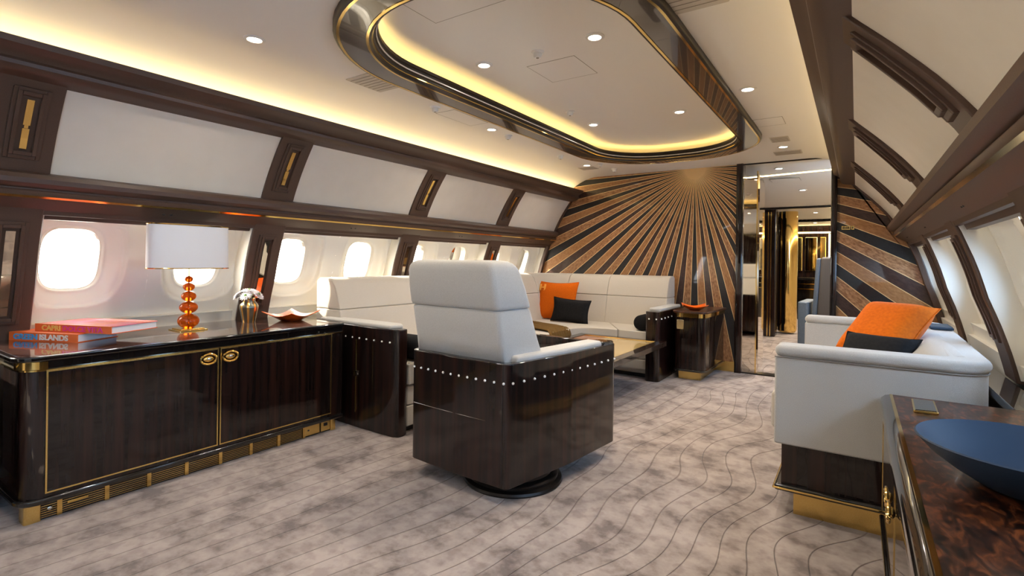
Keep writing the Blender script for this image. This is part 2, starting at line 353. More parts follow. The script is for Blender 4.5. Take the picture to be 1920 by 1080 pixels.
for S in (-1, 1):
    bm = nb_(); cslab(bm, S, YB, YF, 0, .80, 0, -.05)
    wall = obj('wall_' + SN[S], bm, LINER, kind='structure')
    bm = nb_(); cslab(bm, S, YB, YF + .03, 1.50, 2.26, -.012, -.05); obj('backing', bm, LEATHER, wall)
    # outer shell seals the cove
    bm = nb_(); sweep_y(bm, [(X(S, 2.22), 1.58), (X(S, 2.04), 2.2), (X(S, 1.9), 2.42), (X(S, 1.5), 2.75), (X(S, 1.5), 2.8), (X(S, 2.0), 2.5), (X(S, 2.24), 1.58)], YB, YF + .03); obj('outer_skin', bm, LINER, wall)
    for (y0, y1) in edges:
        bm = nb_(); cslab(bm, S, y0 - .01, y1 + .01, 1.70, 2.22, .004, -.02); obj('upper_panel', bm, PANEL, wall)
    for i, yc in enumerate(FR + [YF]):
        y0, y1 = yc - FW, yc + FW
        if i == len(FR): y0, y1 = YF - .045, YF + .02
        bm = nb_(); cslab(bm, S, y0, y1, 1.70, 2.22, .022, -.02); f = obj('upper_frame', bm, LEATHER, wall, bevel=.006, seg=2)
        bm = nb_(); cslab(bm, S, y0, y1, .70, 1.56, .03, -.03); g = obj('window_post', bm, LEATHER, wall, bevel=.01, seg=2)
        if i < len(FR):
            for (zz0, zz1, par, im, nm) in ((1.80, 2.13, f, GOLD, 'gold_inlay'), (.90, 1.475, g, MIRROR, 'mirror_inlay')):
                base = .022 if nm[0] == 'g' else .03
                for (hw, o1) in ((.072, .012), (.055, .022)):
                    bm = nb_(); e = (.072 - hw)
                    # ring: four rails
                    ih = hw - .018
                    cslab(bm, S, yc - hw, yc - ih, zz0 + e, zz1 - e, base + o1, base - .005)
                    cslab(bm, S, yc + ih, yc + hw, zz0 + e, zz1 - e, base + o1, base - .005)
                    cslab(bm, S, yc - ih, yc + ih, zz0 + e, zz0 + e + .018, base + o1, base - .005, 2)
                    cslab(bm, S, yc - ih, yc + ih, zz1 - e - .018, zz1 - e, base + o1, base - .005, 2)
                    obj('bezel', bm, LEATHER, par, bevel=.003, seg=2)
                bm = nb_()
                if nm[0] == 'g':
                    zm = (zz0 + zz1) / 2 - .01
                    cslab(bm, S, yc - .014, yc + .014, zz0 + .05, zm - .008, base + .008, base - .004); cslab(bm, S, yc - .014, yc + .014, zm + .008, zz1 - .05, base + .008, base - .004)
                    cslab(bm, S, yc - .008, yc + .008, zm - .008, zm + .008, base + .005, base - .004, 2)
                else: cslab(bm, S, yc - .02, yc + .02, zz0 + .05, zz1 - .05, base + .008, base - .004)
                obj(nm, bm, im, par)
    # cornice (crown) trim
    def pr(pts): return [(X(S, a), z) for a, z in pts]
    tn += 1
    bm = nb_(); sweep_y(bm, pr([(1.565, 2.315), (1.57, 2.285), (1.60, 2.268), (1.63, 2.252), (1.64, 2.236), (1.632, 2.222), (1.637, 2.205), (1.655, 2.188), (1.68, 2.178), (1.72, 2.172), (1.76, 2.16), (1.80, 2.19), (1.78, 2.25), (1.66, 2.272), (1.60, 2.295), (1.585, 2.318)]), YB, YF + .02)
    cor = obj('trim_%d' % tn, bm, LEATHER, kind='structure', deg=30)
    bm = nb_(); sweep_y(bm, pr([(1.64, 2.285), (1.72, 2.27), (1.722, 2.277), (1.642, 2.292)]), YB, YF - .02); obj('hidden_light_strip', bm, COVE2, cor)
    # belt rail with roll and gold line
    tn += 1
    bm = nb_(); sweep_y(bm, pr([(2.05, 1.745), (1.995, 1.742), (1.965, 1.728), (1.955, 1.705), (1.96, 1.68), (1.98, 1.662), (2.0, 1.655), (2.0, 1.648), (1.992, 1.64), (1.997, 1.622), (2.015, 1.60), (2.09, 1.545), (2.098, 1.522), (2.12, 1.520), (2.125, 1.54), (2.2, 1.55), (2.2, 1.62)]), YB, YF + .02)
    belt = obj('trim_%d' % tn, bm, LEATHER, kind='structure', deg=30)
    bm = nb_(); sweep_y(bm, pr([(2.003, 1.618), (1.998, 1.615), (2.008, 1.604), (2.013, 1.607)]), YB, YF); obj('gold_line', bm, GOLD, belt)
    bm = nb_()
    for (y0, y1) in edges:
        yc = (y0 + y1) / 2
        for d in (-.022, .022): ball(bm, (X(S, 2.055), yc + d, 1.575), .011, 6, (.5, 1, 1))
    obj('air_nozzle', bm, RUBBER, belt)
    # window bays
    for (y0, y1) in edges:
        if y1 - y0 < .5: continue
        wn += 1
        yc = (y0 + y1) / 2
        bm = nb_()
        zc, hy, hz = 1.275, .146, .188
        ztop, zbot = 1.56, .87
        for q_ in (-1, 1):
            cy = yc + q_ * .372 - .025
            a0, a1 = (y0 - .02, yc) if q_ < 0 else (yc, y1 + .02)
            NA, NT = 72, 40
            rings = []
            for t_i in range(NT + 1):
                t = t_i / NT; row = []
                for k in range(NA):
                    an = 2 * PI * (k + .5) / NA; ca, sa = math.cos(an), math.sin(an)
                    e = 2 / 3.4
                    hx_ = math.copysign(abs(ca) ** e, ca) * hy; hz_ = math.copysign(abs(sa) ** e, sa) * hz
                    # rectangle boundary along same angle index
                    ry = (a1 - cy) if ca > 0 else (cy - a0); rz = (ztop - zc) if sa > 0 else (zc - zbot)
                    s_ = min(ry / max(abs(ca) * 1, 1e-6), rz / max(abs(sa) * 1, 1e-6))
                    bx_, bz_ = ca * s_, sa * s_
                    tt = t ** 1.25
                    y = cy + hx_ * (1 - tt) + bx_ * tt; z = zc + hz_ * (1 - tt) + bz_ * tt
                    d = math.hypot(y - cy - hx_, z - zc - hz_)
                    sm_ = lambda q: (lambda p_: p_ * p_ * (3 - 2 * p_))(max(0., min(1., q)))
                    dep = .205 - .025 * sm_(d / .02) - .05 * sm_((d - .02) / .085) - .03 * sm_((d - .105) / .018)
                    row.append(bm.verts.new((X(S, W(z) + dep), y, z)))
                rings.append(row)
            for A, B in zip(rings, rings[1:]):
                for k in range(NA): bm.faces.new((A[k], A[(k + 1) % NA], B[(k + 1) % NA], B[k]))
            # reveal behind the hole
            back = [bm.verts.new((v_.co.x + S * .07, v_.co.y, v_.co.z)) for v_ in rings[0]]
            for k in range(NA): bm.faces.new((rings[0][k], back[k], back[(k + 1) % NA], rings[0][(k + 1) % NA]))
            # corners of the rectangle not reached by the radial grid
            last = rings[-1]
            for (yy_, zz_) in ((a0, ztop), (a1, ztop), (a0, zbot), (a1, zbot)):
                cand = sorted(last, key=lambda v_: (v_.co.y - yy_) ** 2 + (v_.co.z - zz_) ** 2)[:2]
                c_ = bm.verts.new((X(S, W(zz_) + .10), yy_, zz_)); bm.faces.new((cand[0], cand[1], c_))
        win = obj('window_%d' % wn, bm, LINER, kind='structure', deg=60)
        bm = nb_()
        sweep_y(bm, pr([(W(.88) + .035, .885), (W(.88) + .15, .885), (W(.88) + .15, .70), (W(.78) + .04, .70), (W(.86) + .04, .865)]), y0 - .02, y1 + .02); obj('ledge', bm, LINER, win, bevel=.006, seg=2)
        for (a, b) in ((y0 - .028, y0 + .006), (y1 - .006, y1 + .028)):
            bm = nb_(); cslab(bm, S, a, b, .72, 1.56, .012, -.24, 12); obj('jamb', bm, LINER, win)
        bm = nb_(); sweep_y(bm, pr([(2.14, 1.535), (2.26, 1.53), (2.26, 1.58), (2.14, 1.57)]), y0 - .02, y1 + .02); obj('head', bm, LINER, win)
        bm = nb_(); sweep_y(bm, pr([(2.165, 1.531), (2.195, 1.531), (2.195, 1.537), (2.165, 1.537)]), y0 + .05, y1 - .05); obj('bay_light_strip', bm, BAYLED, win)
        for q_ in (-1, 1):
            bm = nb_(); cy = yc + q_ * .372 - .025; ring = []
            for k in range(40):
                an = 2 * PI * k / 40; ca, sa = math.cos(an), math.sin(an); e = 2 / 3.4
                y = cy + math.copysign(abs(ca) ** e, ca) * (hy + .01); z = zc + math.copysign(abs(sa) ** e, sa) * (hz + .01)
                ring.append(bm.verts.new((X(S, W(z) + .245), y, z)))
            bm.faces.new(ring); obj('pane', bm, PANE, win)
# ------------------------------------------------------------------ floor, ceiling, ends
bm = nb_(); box(bm, -5.0, 1.6, YB - .2, 15.2, -.06, 0); obj('floor', bm, CARPET, kind='structure', smooth=False)
# oval opening in the ceiling: rounded rectangle
RX0, RX1, RY0, RY1, RR = -2.58, -.73, 1.45, 5.92, .82
def rrect(off, n=16):
    x0, x1, y0, y1, r_, q_ = RX0 + off, RX1 - off, RY0 + off, RY1 - off, RR - off, .915 - off
    pts = []
    for (cx, cy, a, r_) in ((x1 - r_, y1 - r_, 0, r_), (x0 + r_, y1 - r_, 90, r_), (x0 + q_, y0 + q_, 180, q_), (x1 - q_, y0 + q_, 270, q_)):
        for k in range(n + 1):
            t = math.radians(a + 90 * k / n); pts.append((cx + r_ * math.cos(t), cy + r_ * math.sin(t), math.cos(t), math.sin(t)))
    return pts
ZC = 2.495
bm = nb_(); base = rrect(.03)
# flat ceiling with a hole
ox0, ox1, oy0, oy1 = X(-1, 1.34), X(1, 1.34), YB - .1, YF
inner = [bm.verts.new((p[0], p[1], ZC)) for k, p in enumerate(base) if k == 0 or (p[0] - base[k - 1][0]) ** 2 + (p[1] - base[k - 1][1]) ** 2 > 1e-9]
outer = [bm.verts.new((x, y, ZC)) for x, y in ((ox0, oy0), (ox1, oy0), (ox1, oy1), (ox0, oy1))]
es = [bm.edges.new((l_[k], l_[(k + 1) % len(l_)])) for l_ in (inner, outer) for k in range(len(l_))]
bmesh.ops.triangle_fill(bm, edges=es, use_beauty=True, normal=(0, 0, -1))
# curved sides dropping behind the cornice
cp = [(1.34, 2.495), (1.40, 2.492), (1.46, 2.482), (1.54, 2.460), (1.62, 2.425), (1.70, 2.38), (1.76, 2.33), (1.79, 2.27), (1.79, 2.22)]
for S in (-1, 1):
    rows = [[bm.verts.new((X(S, a), y, z)) for a, z in cp] for y in (oy0, YF + .02)]
    for i in range(len(cp) - 1): bm.faces.new((rows[0][i], rows[0][i + 1], rows[1][i + 1], rows[1][i]))
ceil = obj('ceiling', bm, CEIL, kind='structure', deg=50)
ZI = 2.625
bm = nb_(); r0 = rrect(-.16, 16); bm.faces.new([bm.verts.new((p[0], p[1], ZI)) for p in r0][::-1])
obj('upper_ceiling', bm, CEILG, ceil, smooth=False)
bm = nb_(); sweep_path(bm, [(0, ZC + .003), (0, ZI + .02), (.01, ZI + .02), (.01, ZC + .003)], [(p[0], p[1]) for p in rrect(-.15)], [(p[2], p[3]) for p in rrect(-.15)], closed=True)
obj('cove_side', bm, CEIL, ceil)
bm = nb_(); sweep_path(bm, [(-.22, ZC + .004), (0.05, ZC + .004), (.05, ZC + .01), (-.22, ZC + .01)], [(p[0], p[1]) for p in rrect(0)], [(p[2], p[3]) for p in rrect(0)], closed=True)
obj('cove_floor', bm, CEIL, ceil)
# the dark ring; d is outward (+) from the outline
RP = [(p[0], p[1]) for p in rrect(0)]; RN = [(p[2], p[3]) for p in rrect(0)]
tn += 1
def ringpart(name, prof, m, parent=None, **k):
    bm = nb_(); sweep_path(bm, prof, RP, RN, closed=True); return obj(name, bm, m, parent, **k)
ring = ringpart('trim_%d' % tn, [(0, 2.50), (0, 2.470), (-.008, 2.458), (-.018, 2.455), (-.018, 2.50)], DARKRIM, kind='structure')
ringpart('gold_line', [(-.018, 2.50), (-.018, 2.455), (-.032, 2.455), (-.032, 2.50)], GOLD, ring)
ringpart('band', [(-.032, 2.50), (-.032, 2.457), (-.165, 2.457), (-.165, 2.50)], GREYBAND, ring)
ringpart('gold_line', [(-.165, 2.50), (-.165, 2.454), (-.179, 2.454), (-.179, 2.50)], GOLD, ring)
ringpart('inner_moulding', [(-.179, 2.50), (-.179, 2.456), (-.19, 2.456), (-.196, 2.466), (-.196, 2.478), (-.206, 2.482), (-.206, 2.492), (-.216, 2.50), (-.216, 2.522), (-.226, 2.527), (-.226, 2.545), (-.214, 2.55), (-.19, 2.55)], DARKRIM, ring)
ringpart('gold_bead', [(-.196, 2.474), (-.2, 2.474), (-.2, 2.48), (-.196, 2.48)], GOLD, ring)
ringpart('hidden_light_strip', [(-.12, 2.506), (-.12, 2.516), (-.165, 2.516), (-.165, 2.506)], COVE, ring)
# far wall: sunburst outline in the XZ plane
def wall_outline(z0, z1, side, n=16, pad=.03): return [(X(side, W(z0 + (z1 - z0) * k / n) + pad), z0 + (z1 - z0) * k / n) for k in range(n + 1)]
def wallprism(poly, y0, y1):
    bm = nb_(); return sweep_y(bm, poly, y0, y1)
DX0, DX1 = -1.16, -.21
lo = wall_outline(0, 2.2, -1) + [(X(-1, 1.80), 2.25), (X(-1, 1.76), 2.345), (X(-1, 1.70), 2.39), (X(-1, 1.54), 2.47), (X(-1, 1.34), 2.505)]
wf = obj('wall_far', wallprism([(DX0, 0)] + lo + [(DX0, 2.505)], YF, YF + .1), SUNB, kind='structure', smooth=False)
ro = wall_outline(0, 2.2, 1) + [(X(1, 1.80), 2.25), (X(1, 1.76), 2.345), (X(1, 1.70), 2.39), (X(1, 1.56), 2.45), (DX1, 2.46)]
bm = wallprism([(DX1, 0)] + ro[:-1] + [(DX1, 2.46)], YF, YF + .1); obj('wing_panel', bm, SUNB, wf, smooth=False)
bm = nb_(); box(bm, -3.9, DX0, YF - .015, YF, 0, .12); box(bm, DX1, .65, YF - .015, YF, 0, .12); obj('gold_skirting', bm, GOLDB, wf)
# door surround
dr = thing('door_1', None, None, (0, 0, 0), kind='structure')
bm = nb_(); prism(bm, rpoly([(DX0 - .045, YF - .05), (DX0 + .03, YF - .05), (DX0 + .03, YF + .14), (DX0 - .045, YF + .14)], .018), 0, 2.495); obj('post', bm, EBONY, dr)
bm = nb_(); prism(bm, rpoly([(DX1 - .03, YF - .05), (DX1 + .03, YF - .05), (DX1 + .03, YF + .14), (DX1 - .03, YF + .14)], .018), 0, 2.47); obj('post', bm, EBONY, dr)
bm = nb_(); box(bm, DX0 + .03, -.985, YF, YF + .04, .012, 2.32); obj('mirror_panel', bm, MIRROR, dr)
bm = nb_(); box(bm, -.985, -.972, YF - .004, YF + .05, .0, 2.40); obj('gold_edge', bm, GOLD, dr)
bm = nb_(); hexa(bm, [(-.972, YF, .0), (-.955, YF + .01, 0), (-1.0, YF + .75, 0), (-1.02, YF + .75, 0), (-.972, YF, 2.36), (-.955, YF + .01, 2.36), (-1.0, YF + .75, 2.36), (-1.02, YF + .75, 2.36)]); obj('sliding_mirror', bm, MIRROR, dr)
bm = nb_(); box(bm, DX0, DX1, YF - .02, YF + .12, 0, .014); obj('threshold', bm, STONE, dr)
bm = nb_(); box(bm, DX0 + .02, DX1 - .03, YF - .004, YF + .02, 2.482, 2.5); obj('head_line', bm, STONE, dr)
# behind camera
bm = wallprism(wall_outline(0, 2.2, -1) + [(X(-1, 1.8), 2.3), (X(-1, 1.34), 2.52), (X(1, 1.34), 2.52), (X(1, 1.8), 2.3)] + wall_outline(0, 2.2, 1)[::-1], YB - .1, YB)
wb = obj('wall_back', bm, PANEL, kind='structure', smooth=False)
bm = nb_(); box(bm, -2.9, -.4, YB, YB + .03, .0, 2.2); obj('wood_panel', bm, EBONY, wb)
# ------------------------------------------------------------------ cabin beyond the door
bm = nb_(); box(bm, -1.62, -1.55, YF + .1, 15, 0, 2.5); wl = obj('wall_corridor_left', bm, EBONY, kind='structure', smooth=False)
bm = nb_(); box(bm, -1.56, -1.53, YF + .1, 10.2, 2.26, 2.34); obj('dark_rail', bm, STONE, wl)
bm = nb_(); box(bm, -1.55, -1.535, YF + .1, 10.2, 0, .13); obj('gold_skirting', bm, GOLDB, wl)
bm = nb_(); box(bm, .75, .82, YF + .1, 15, 0, 2.5); obj('wall_corridor_right', bm, PANEL, kind='structure', smooth=False)
bm = nb_(); hexa(bm, [(-1.6, YF, 2.497), (.8, YF, 2.497), (.8, 10, 2.30), (-1.6, 10, 2.30), (-1.6, YF, 2.54), (.8, YF, 2.54), (.8, 10, 2.34), (-1.6, 10, 2.34)]); cc = obj('ceiling_corridor', bm, CEIL, kind='structure', smooth=False)
bm = nb_(); box(bm, -1.6, .8, 10.0, 12.9, 2.295, 2.34); obj('second_bay', bm, CEIL, cc)
bm = nb_(); box(bm, -1.6, .8, 12.9, 14.9, 2.27, 2.31); obj('third_bay', bm, CEIL, cc)
bm = nb_(); box(bm, -1.6, .8, 10.0, 10.06, 2.265, 2.3); box(bm, -1.6, .8, 12.9, 12.96, 2.24, 2.3); obj('header', bm, STONE, cc)
bm = nb_(); hexa(bm, [(-1.5, 7.42, 2.446), (.1, 7.22, 2.458), (.1, 7.27, 2.456), (-1.5, 7.47, 2.443), (-1.5, 7.42, 2.452), (.1, 7.22, 2.464), (.1, 7.27, 2.462), (-1.5, 7.47, 2.449)]); obj('reflection_line', bm, DGLOW, cc)  # bright reflection across the ceiling, imitated by a glowing strip
bm = nb_(); box(bm, -1.6, .8, 14.6, 14.7, 0, 2.5); we = obj('wall_corridor_end', bm, EBONY, kind='structure', smooth=False)
bm = nb_(); box(bm, -1.35, .3, 14.5, 14.6, 2.08, 2.11); obj('light_strip', bm, DGLOW, we)
for xa, xb, mm_ in ((-1.30, -1.12, GOLD), (-1.06, -.80, MIRROR), (-.74, -.62, GOLD)):
    bm = nb_(); box(bm, xa, xb, 14.54, 14.6, 1.15, 1.98); obj('wall_mirror', bm, mm_, we, bevel=.01)
bm = nb_(); box(bm, -.56, -.48, 14.4, 14.5, .9, 2.05); obj('light_column', bm, DGLOW, we)
t = thing('credenza', 'black and gold credenza at the far end beyond the doorway', 'cabinet', (-.95, 14.2, 0))
bm = nb_(); box(bm, -1.4, -.2, 13.95, 14.38, 0, .95); obj('body', bm, BLACKGLOSS, t, bevel=.02)
for z in (.72, .84): 
    bm = nb_(); box(bm, -1.4, -.2, 13.93, 13.95, z, z + .02); obj('gold_band', bm, GOLD, t)
bm = nb_(); box(bm, -1.44, -.16, 13.92, 14.38, .95, 1.0); obj('top', bm, BLACKGLOSS, t, bevel=.01)
bm = nb_(); box(bm, .70, .74, 6.9, 14, 2.1, 2.12); obj('hidden_light_strip', bm, emis('corridor_fill_glow', (1, .8, .5), 22), cc)  # added fill strip, unseen right of the doorway, brightens the corridor ceiling
# columns beyond the door
t = thing('square_column', 'dark square column with two thin gold lines beyond the doorway', 'column', (-1.32, 10.35, 0))
bm = nb_(); box(bm, -1.43, -1.20, 10.25, 10.5, 0, 2.46); obj('shaft', bm, EBONY, t, bevel=.02)
for x in (-1.335, -1.29):
    bm = nb_(); box(bm, x, x + .014, 10.242, 10.25, 0.01, 2.45); obj('gold_strip', bm, GOLD, t)
t = thing('round_column', 'round polished brass and black column beyond the doorway', 'column', (-1.08, 10.9, 0))
bm = nb_(); lathe(bm, [(0, .03), (.14, .03), (.165, .08), (.165, 2.4), (.14, 2.46), (0, 2.46)], (-1.08, 10.95, 0), 40); obj('shaft', bm, GOLD, t)
for a in (-1.9, -2.45):
    bm = nb_(); pts = []
    for k in range(7):
        aa = a + .05 * (k - 3); pts.append((-1.08 + .17 * math.cos(aa), 10.95 + .17 * math.sin(aa)))
    prism(bm, pts + [(-1.08 + .15 * math.cos(a), 10.95 + .15 * math.sin(a))], .06, 2.4); obj('black_inlay', bm, BLACKGLOSS, t)
t = thing('wall_cabinet', 'tall dark gloss cabinet block between the two far columns', 'cabinet', (-1.4, 12, 0))
bm = nb_(); box(bm, -1.545, -1.28, 11.4, 12.8, 0, 2.3); obj('body', bm, BLACKGLOSS, t, bevel=.02)
# armchair beyond the door
t = thing('high_back_armchair', 'grey blue high back armchair seen through the doorway', 'chair', (-.3, 7.9, 0))
bm = nb_(); hexa(bm, [(-.42, 7.55, .5), (-.1, 7.5, .5), (-.08, 7.75, .5), (-.38, 7.8, .5), (-.37, 7.45, 1.40), (-.1, 7.4, 1.40), (-.1, 7.6, 1.40), (-.36, 7.65, 1.40)]); obj('backrest', bm, TAUPES, t, bevel=.03)
bm = nb_(); hexa(bm, [(-.475, 7.56, .5), (-.42, 7.55, .5), (-.38, 7.8, .5), (-.47, 7.84, .5), (-.42, 7.47, 1.38), (-.37, 7.45, 1.39), (-.36, 7.65, 1.39), (-.42, 7.68, 1.38)]); obj('side_cushion', bm, GREYSEAT, t, bevel=.02)
bm = nb_(); box(bm, -.55, .1, 7.5, 8.2, .15, .48); obj('seat', bm, GREYSEAT, t, bevel=.04)
bm = nb_(); prism(bm, rpoly([(-.62, 7.5), (-.5, 7.45), (-.46, 8.2), (-.58, 8.2)], .03), .12, .83); obj('armrest', bm, GREYSEAT, t, bevel=.03)
bm = nb_(); lathe(bm, [(0, 0), (.25, 0), (.25, .04), (.1, .06), (.1, .16), (0, .16)], (-.25, 7.85, 0), 30); obj('base', bm, RUBBER, t)
# ------------------------------------------------------------------ ceiling fixtures
def area(name, loc, size, power, col=(1, .9, .77), parent=None):
    d = bpy.data.lights.new(name, 'AREA'); d.shape = 'DISK'; d.size = size; d.energy = power; d.color = col; d.spread = math.radians(140)
    o = bpy.data.objects.new(name, d); C.objects.link(o); o.location = loc
    if parent is not None: o.parent = parent; o.location = Vector(loc) - wpos(parent)
    return o
def downlight(x, y, z, label, power=7):
    if y > YF: power = 22
    t = thing('downlight', label, 'ceiling light', (x, y, z), 'recessed downlights in the ceiling')
    bm = nb_(); lathe(bm, [(.036, -.001), (.038, -.006), (.05, -.006), (.056, -.001), (.056, .004), (.036, .004)] + [(.036, -.001)], (x, y, z), 32); obj('trim_ring', bm, WHITEP, t)
    bm = nb_(); lathe(bm, [(0, -.003), (.037, -.003)], (x, y, z), 32); obj('lens', bm, LAMP, t)
    area('lamp', (x, y, z - .012), .07, power, parent=t)
downlight(-1.29, 2.755, ZI - .004, 'downlight in the raised ceiling, near right of the four inside the oval ring')
downlight(-2.105, 2.757, ZI - .004, 'downlight in the raised ceiling, near left of the four inside the oval ring')
downlight(-1.296, 4.51, ZI - .004, 'downlight in the raised ceiling, far right of the four inside the oval ring')
downlight(-2.115, 4.51, ZI - .004, 'downlight in the raised ceiling, far left of the four inside the oval ring')
downlight(-2.75, 1.53, ZC, 'downlight alone over the sideboard, left of the oval ceiling ring')
downlight(-2.77, 3.755, ZC, 'downlight left of the oval ring, above the left window wall')
downlight(-2.78, 5.76, ZC, 'small far left downlight near the sunburst wall')
downlight(-.63, 3.79, ZC, 'large bright downlight right of the oval ring')
downlight(-.63, 5.83, ZC, 'downlight right of the oval ring between two grey grilles')
downlight(-.63, 1.5, ZC, 'downlight above the right side console, out of view'); downlight(-2.1, 0.2, ZC, 'downlight behind the camera on the left'); downlight(-1.2, -1.2, ZC, 'downlight behind the camera near the back wall')
downlight(-.8, 7.0, 2.474, 'first downlight beyond the doorway head'); downlight(-.66, 8.5, 2.385, 'second downlight beyond the doorway'); downlight(-.65, 11.2, 2.292, 'downlight between the two dark headers beyond the doorway'); downlight(-.8, 13.6, 2.267, 'farthest downlight beyond the second dark header')
def sensor(x, y, z, label):
    t = thing('ceiling_sensor', label, 'sensor', (x, y, z), 'small round ceiling sensors')
    bm = nb_(); lathe(bm, [(0, -.038), (.02, -.038), (.026, -.028), (.028, -.010), (.04, -.008), (.042, 0), (0, 0)], (x, y, z), 24); obj('housing', bm, WHITEP, t)
    bm = nb_(); lathe(bm, [(0, -.042), (.01, -.04), (.01, -.036)], (x, y, z), 16); obj('lens', bm, SLIT, t)
sensor(-1.69, 2.77, ZI, 'round sensor in the raised ceiling nearest the middle hatch'); sensor(-2.11, 4.02, ZI, 'round sensor far inside the oval ring')
sensor(-2.75, 2.98, ZC, 'first small sensor left of the oval ring'); sensor(-2.77, 4.02, ZC, 'second small sensor beyond the left downlight')
sensor(-2.79, 5.1, ZC, 'third small sensor near the far left downlight'); sensor(-2.6, 5.75, ZC, 'small sensor just behind the far end of the ring'); sensor(-2.58, 6.15, ZC, 'last small sensor close to the sunburst wall')
def grille(x, y, z, w_, d_, label, m=TAUPEG, rot=0):
    t = thing('ceiling_grille', label, 'vent', (x, y, z), 'flush speaker and air grilles in the ceiling')
    bm = nb_(); prism(bm, rpoly([(x - w_ / 2, y - d_ / 2), (x + w_ / 2, y - d_ / 2), (x + w_ / 2, y + d_ / 2), (x - w_ / 2, y + d_ / 2)], .012), z - .004, z + .003); obj('grille_panel', bm, m, t)
    bm = nb_()
    for k in range(7):
        yy_ = y - d_ / 2 + d_ * (k + 1) / 8; box(bm, x - w_ / 2 + .01, x + w_ / 2 - .01, yy_ - .002, yy_ + .002, z - .0055, z - .0035)
    obj('slots', bm, SLIT, t)
grille(-2.73, 2.35, ZC, .22, .3, 'pale grille left of the oval ring, nearest the sideboard')
grille(-.62, 2.3, ZC, .26, .34, 'large taupe grille right of the ring at the top edge')
grille(-.62, 5.47, ZC, .16, .22, 'small taupe grille before the far right downlight'); grille(-.62, 6.16, ZC, .26, .2, 'taupe grille between far right downlight and doorway')
grille(-2.85, 5.95, ZC, .22, .18, 'small pale grille near the far left downlight')
def hatch(x, y, z, w_, d_, label):
    t = thing('access_hatch', label, 'hatch', (x, y, z), 'flush access hatches in the ceiling')
    bm = nb_(); e = .003
    for (a, b, c, d) in ((x - w_ / 2, x + w_ / 2, y - d_ / 2, y - d_ / 2 + e), (x - w_ / 2, x + w_ / 2, y + d_ / 2 - e, y + d_ / 2), (x - w_ / 2, x - w_ / 2 + e, y - d_ / 2, y + d_ / 2), (x + w_ / 2 - e, x + w_ / 2, y - d_ / 2, y + d_ / 2)):
        box(bm, a, b, c, d, z - .0015, z + .001)
    obj('gap', bm, SLIT, t)
    bm = nb_(); box(bm, x - w_ / 2 + e, x + w_ / 2 - e, y - d_ / 2 + e, y + d_ / 2 - e, z - .001, z + .001); obj('cover', bm, CEILG if z > 2.55 else CEIL, t)
hatch(-1.7, 3.12, ZI, .36, .36, 'square hatch outline in the middle of the raised ceiling'); hatch(-1.72, 1.88, ZI, .5, .5, 'large hatch outline at the near end of the raised ceiling')
hatch(-2.76, 3.33, ZC, .2, .45, 'faint hatch outline left of the oval ring'); hatch(-.62, 4.76, ZC, .22, .26, 'faint hatch outline right of the ring before the doorway')
hatch(-.8, 7.75, 2.428, .35, .4, 'hatch outline in the ceiling beyond the doorway')
# ------------------------------------------------------------------ sideboard
FX = -3.25                                             # door face
t = thing('sideboard', 'long glossy dark wood sideboard with gold edging under the left windows', 'cabinet', (-3.6, 1.6, 0))
SB = rpoly([(-3.99, .70), (FX - .0, .70), (FX, 2.52), (-3.99, 2.52)], [0, .1, .0, 0])
bm = nb_(); prism(bm, rpoly([(-4.0, .72), (FX + .005, .72), (FX + .005, 2.52), (-4.0, 2.52)], [0, .09, 0, 0]), .115, .745); obj('body', bm, EBONY, t)
bm = nb_(); prism(bm, rpoly([(-4.0, .70), (FX + .018, .70), (FX + .018, 2.53), (-4.0, 2.53)], [0, .1, 0, 0]), .095, .125); obj('bottom_moulding', bm, BLACKGLOSS, t, bevel=.01)
bm = nb_(); prism(bm, rpoly([(-4.0, .72), (FX + .0, .72), (FX + .0, 2.525), (-4.0, 2.525)], [0, .085, 0, 0]), .745, .80); obj('frieze', bm, BLACKGLOSS, t)
bm = nb_(); prism(bm, rpoly([(-4.0, .685), (FX + .016, .685), (FX + .016, 2.53), (-4.0, 2.53)], [0, .1, .01, 0]), .785, .811); obj('top_edge', bm, BLACKGLOSS, t, bevel=.009)
bm = nb_(); prism(bm, rpoly([(-4.0, .71), (FX - .006, .71), (FX - .006, 2.51), (-4.0, 2.51)], [0, .09, .01, 0]), .80, .812); obj('top', bm, noisy('polished_wood_top', (.035, .018, .014), (.08, .04, .03), 14, .16, 0, 3, (1, .05, 1), coat=1.0), t)
bm = nb_(); prism(bm, rpoly([(-4.0, .712), (FX + .01, .712), (FX + .01, 2.525), (-4.0, 2.525)], [0, .09, 0, 0]), .738, .746); obj('gold_line', bm, GOLD, t)
bm = nb_(); c_ = (FX - .085, .805)
pts = [(c_[0] + .101 * math.cos(math.radians(a)), c_[1] + .101 * math.sin(math.radians(a))) for a in range(-90, 1, 9)]
pi_ = [(c_[0] + .09 * math.cos(math.radians(a)), c_[1] + .09 * math.sin(math.radians(a))) for a in range(0, -91, -9)]
prism(bm, pts + pi_, .748, .784); obj('gold_corner_cap', bm, GOLD, t)
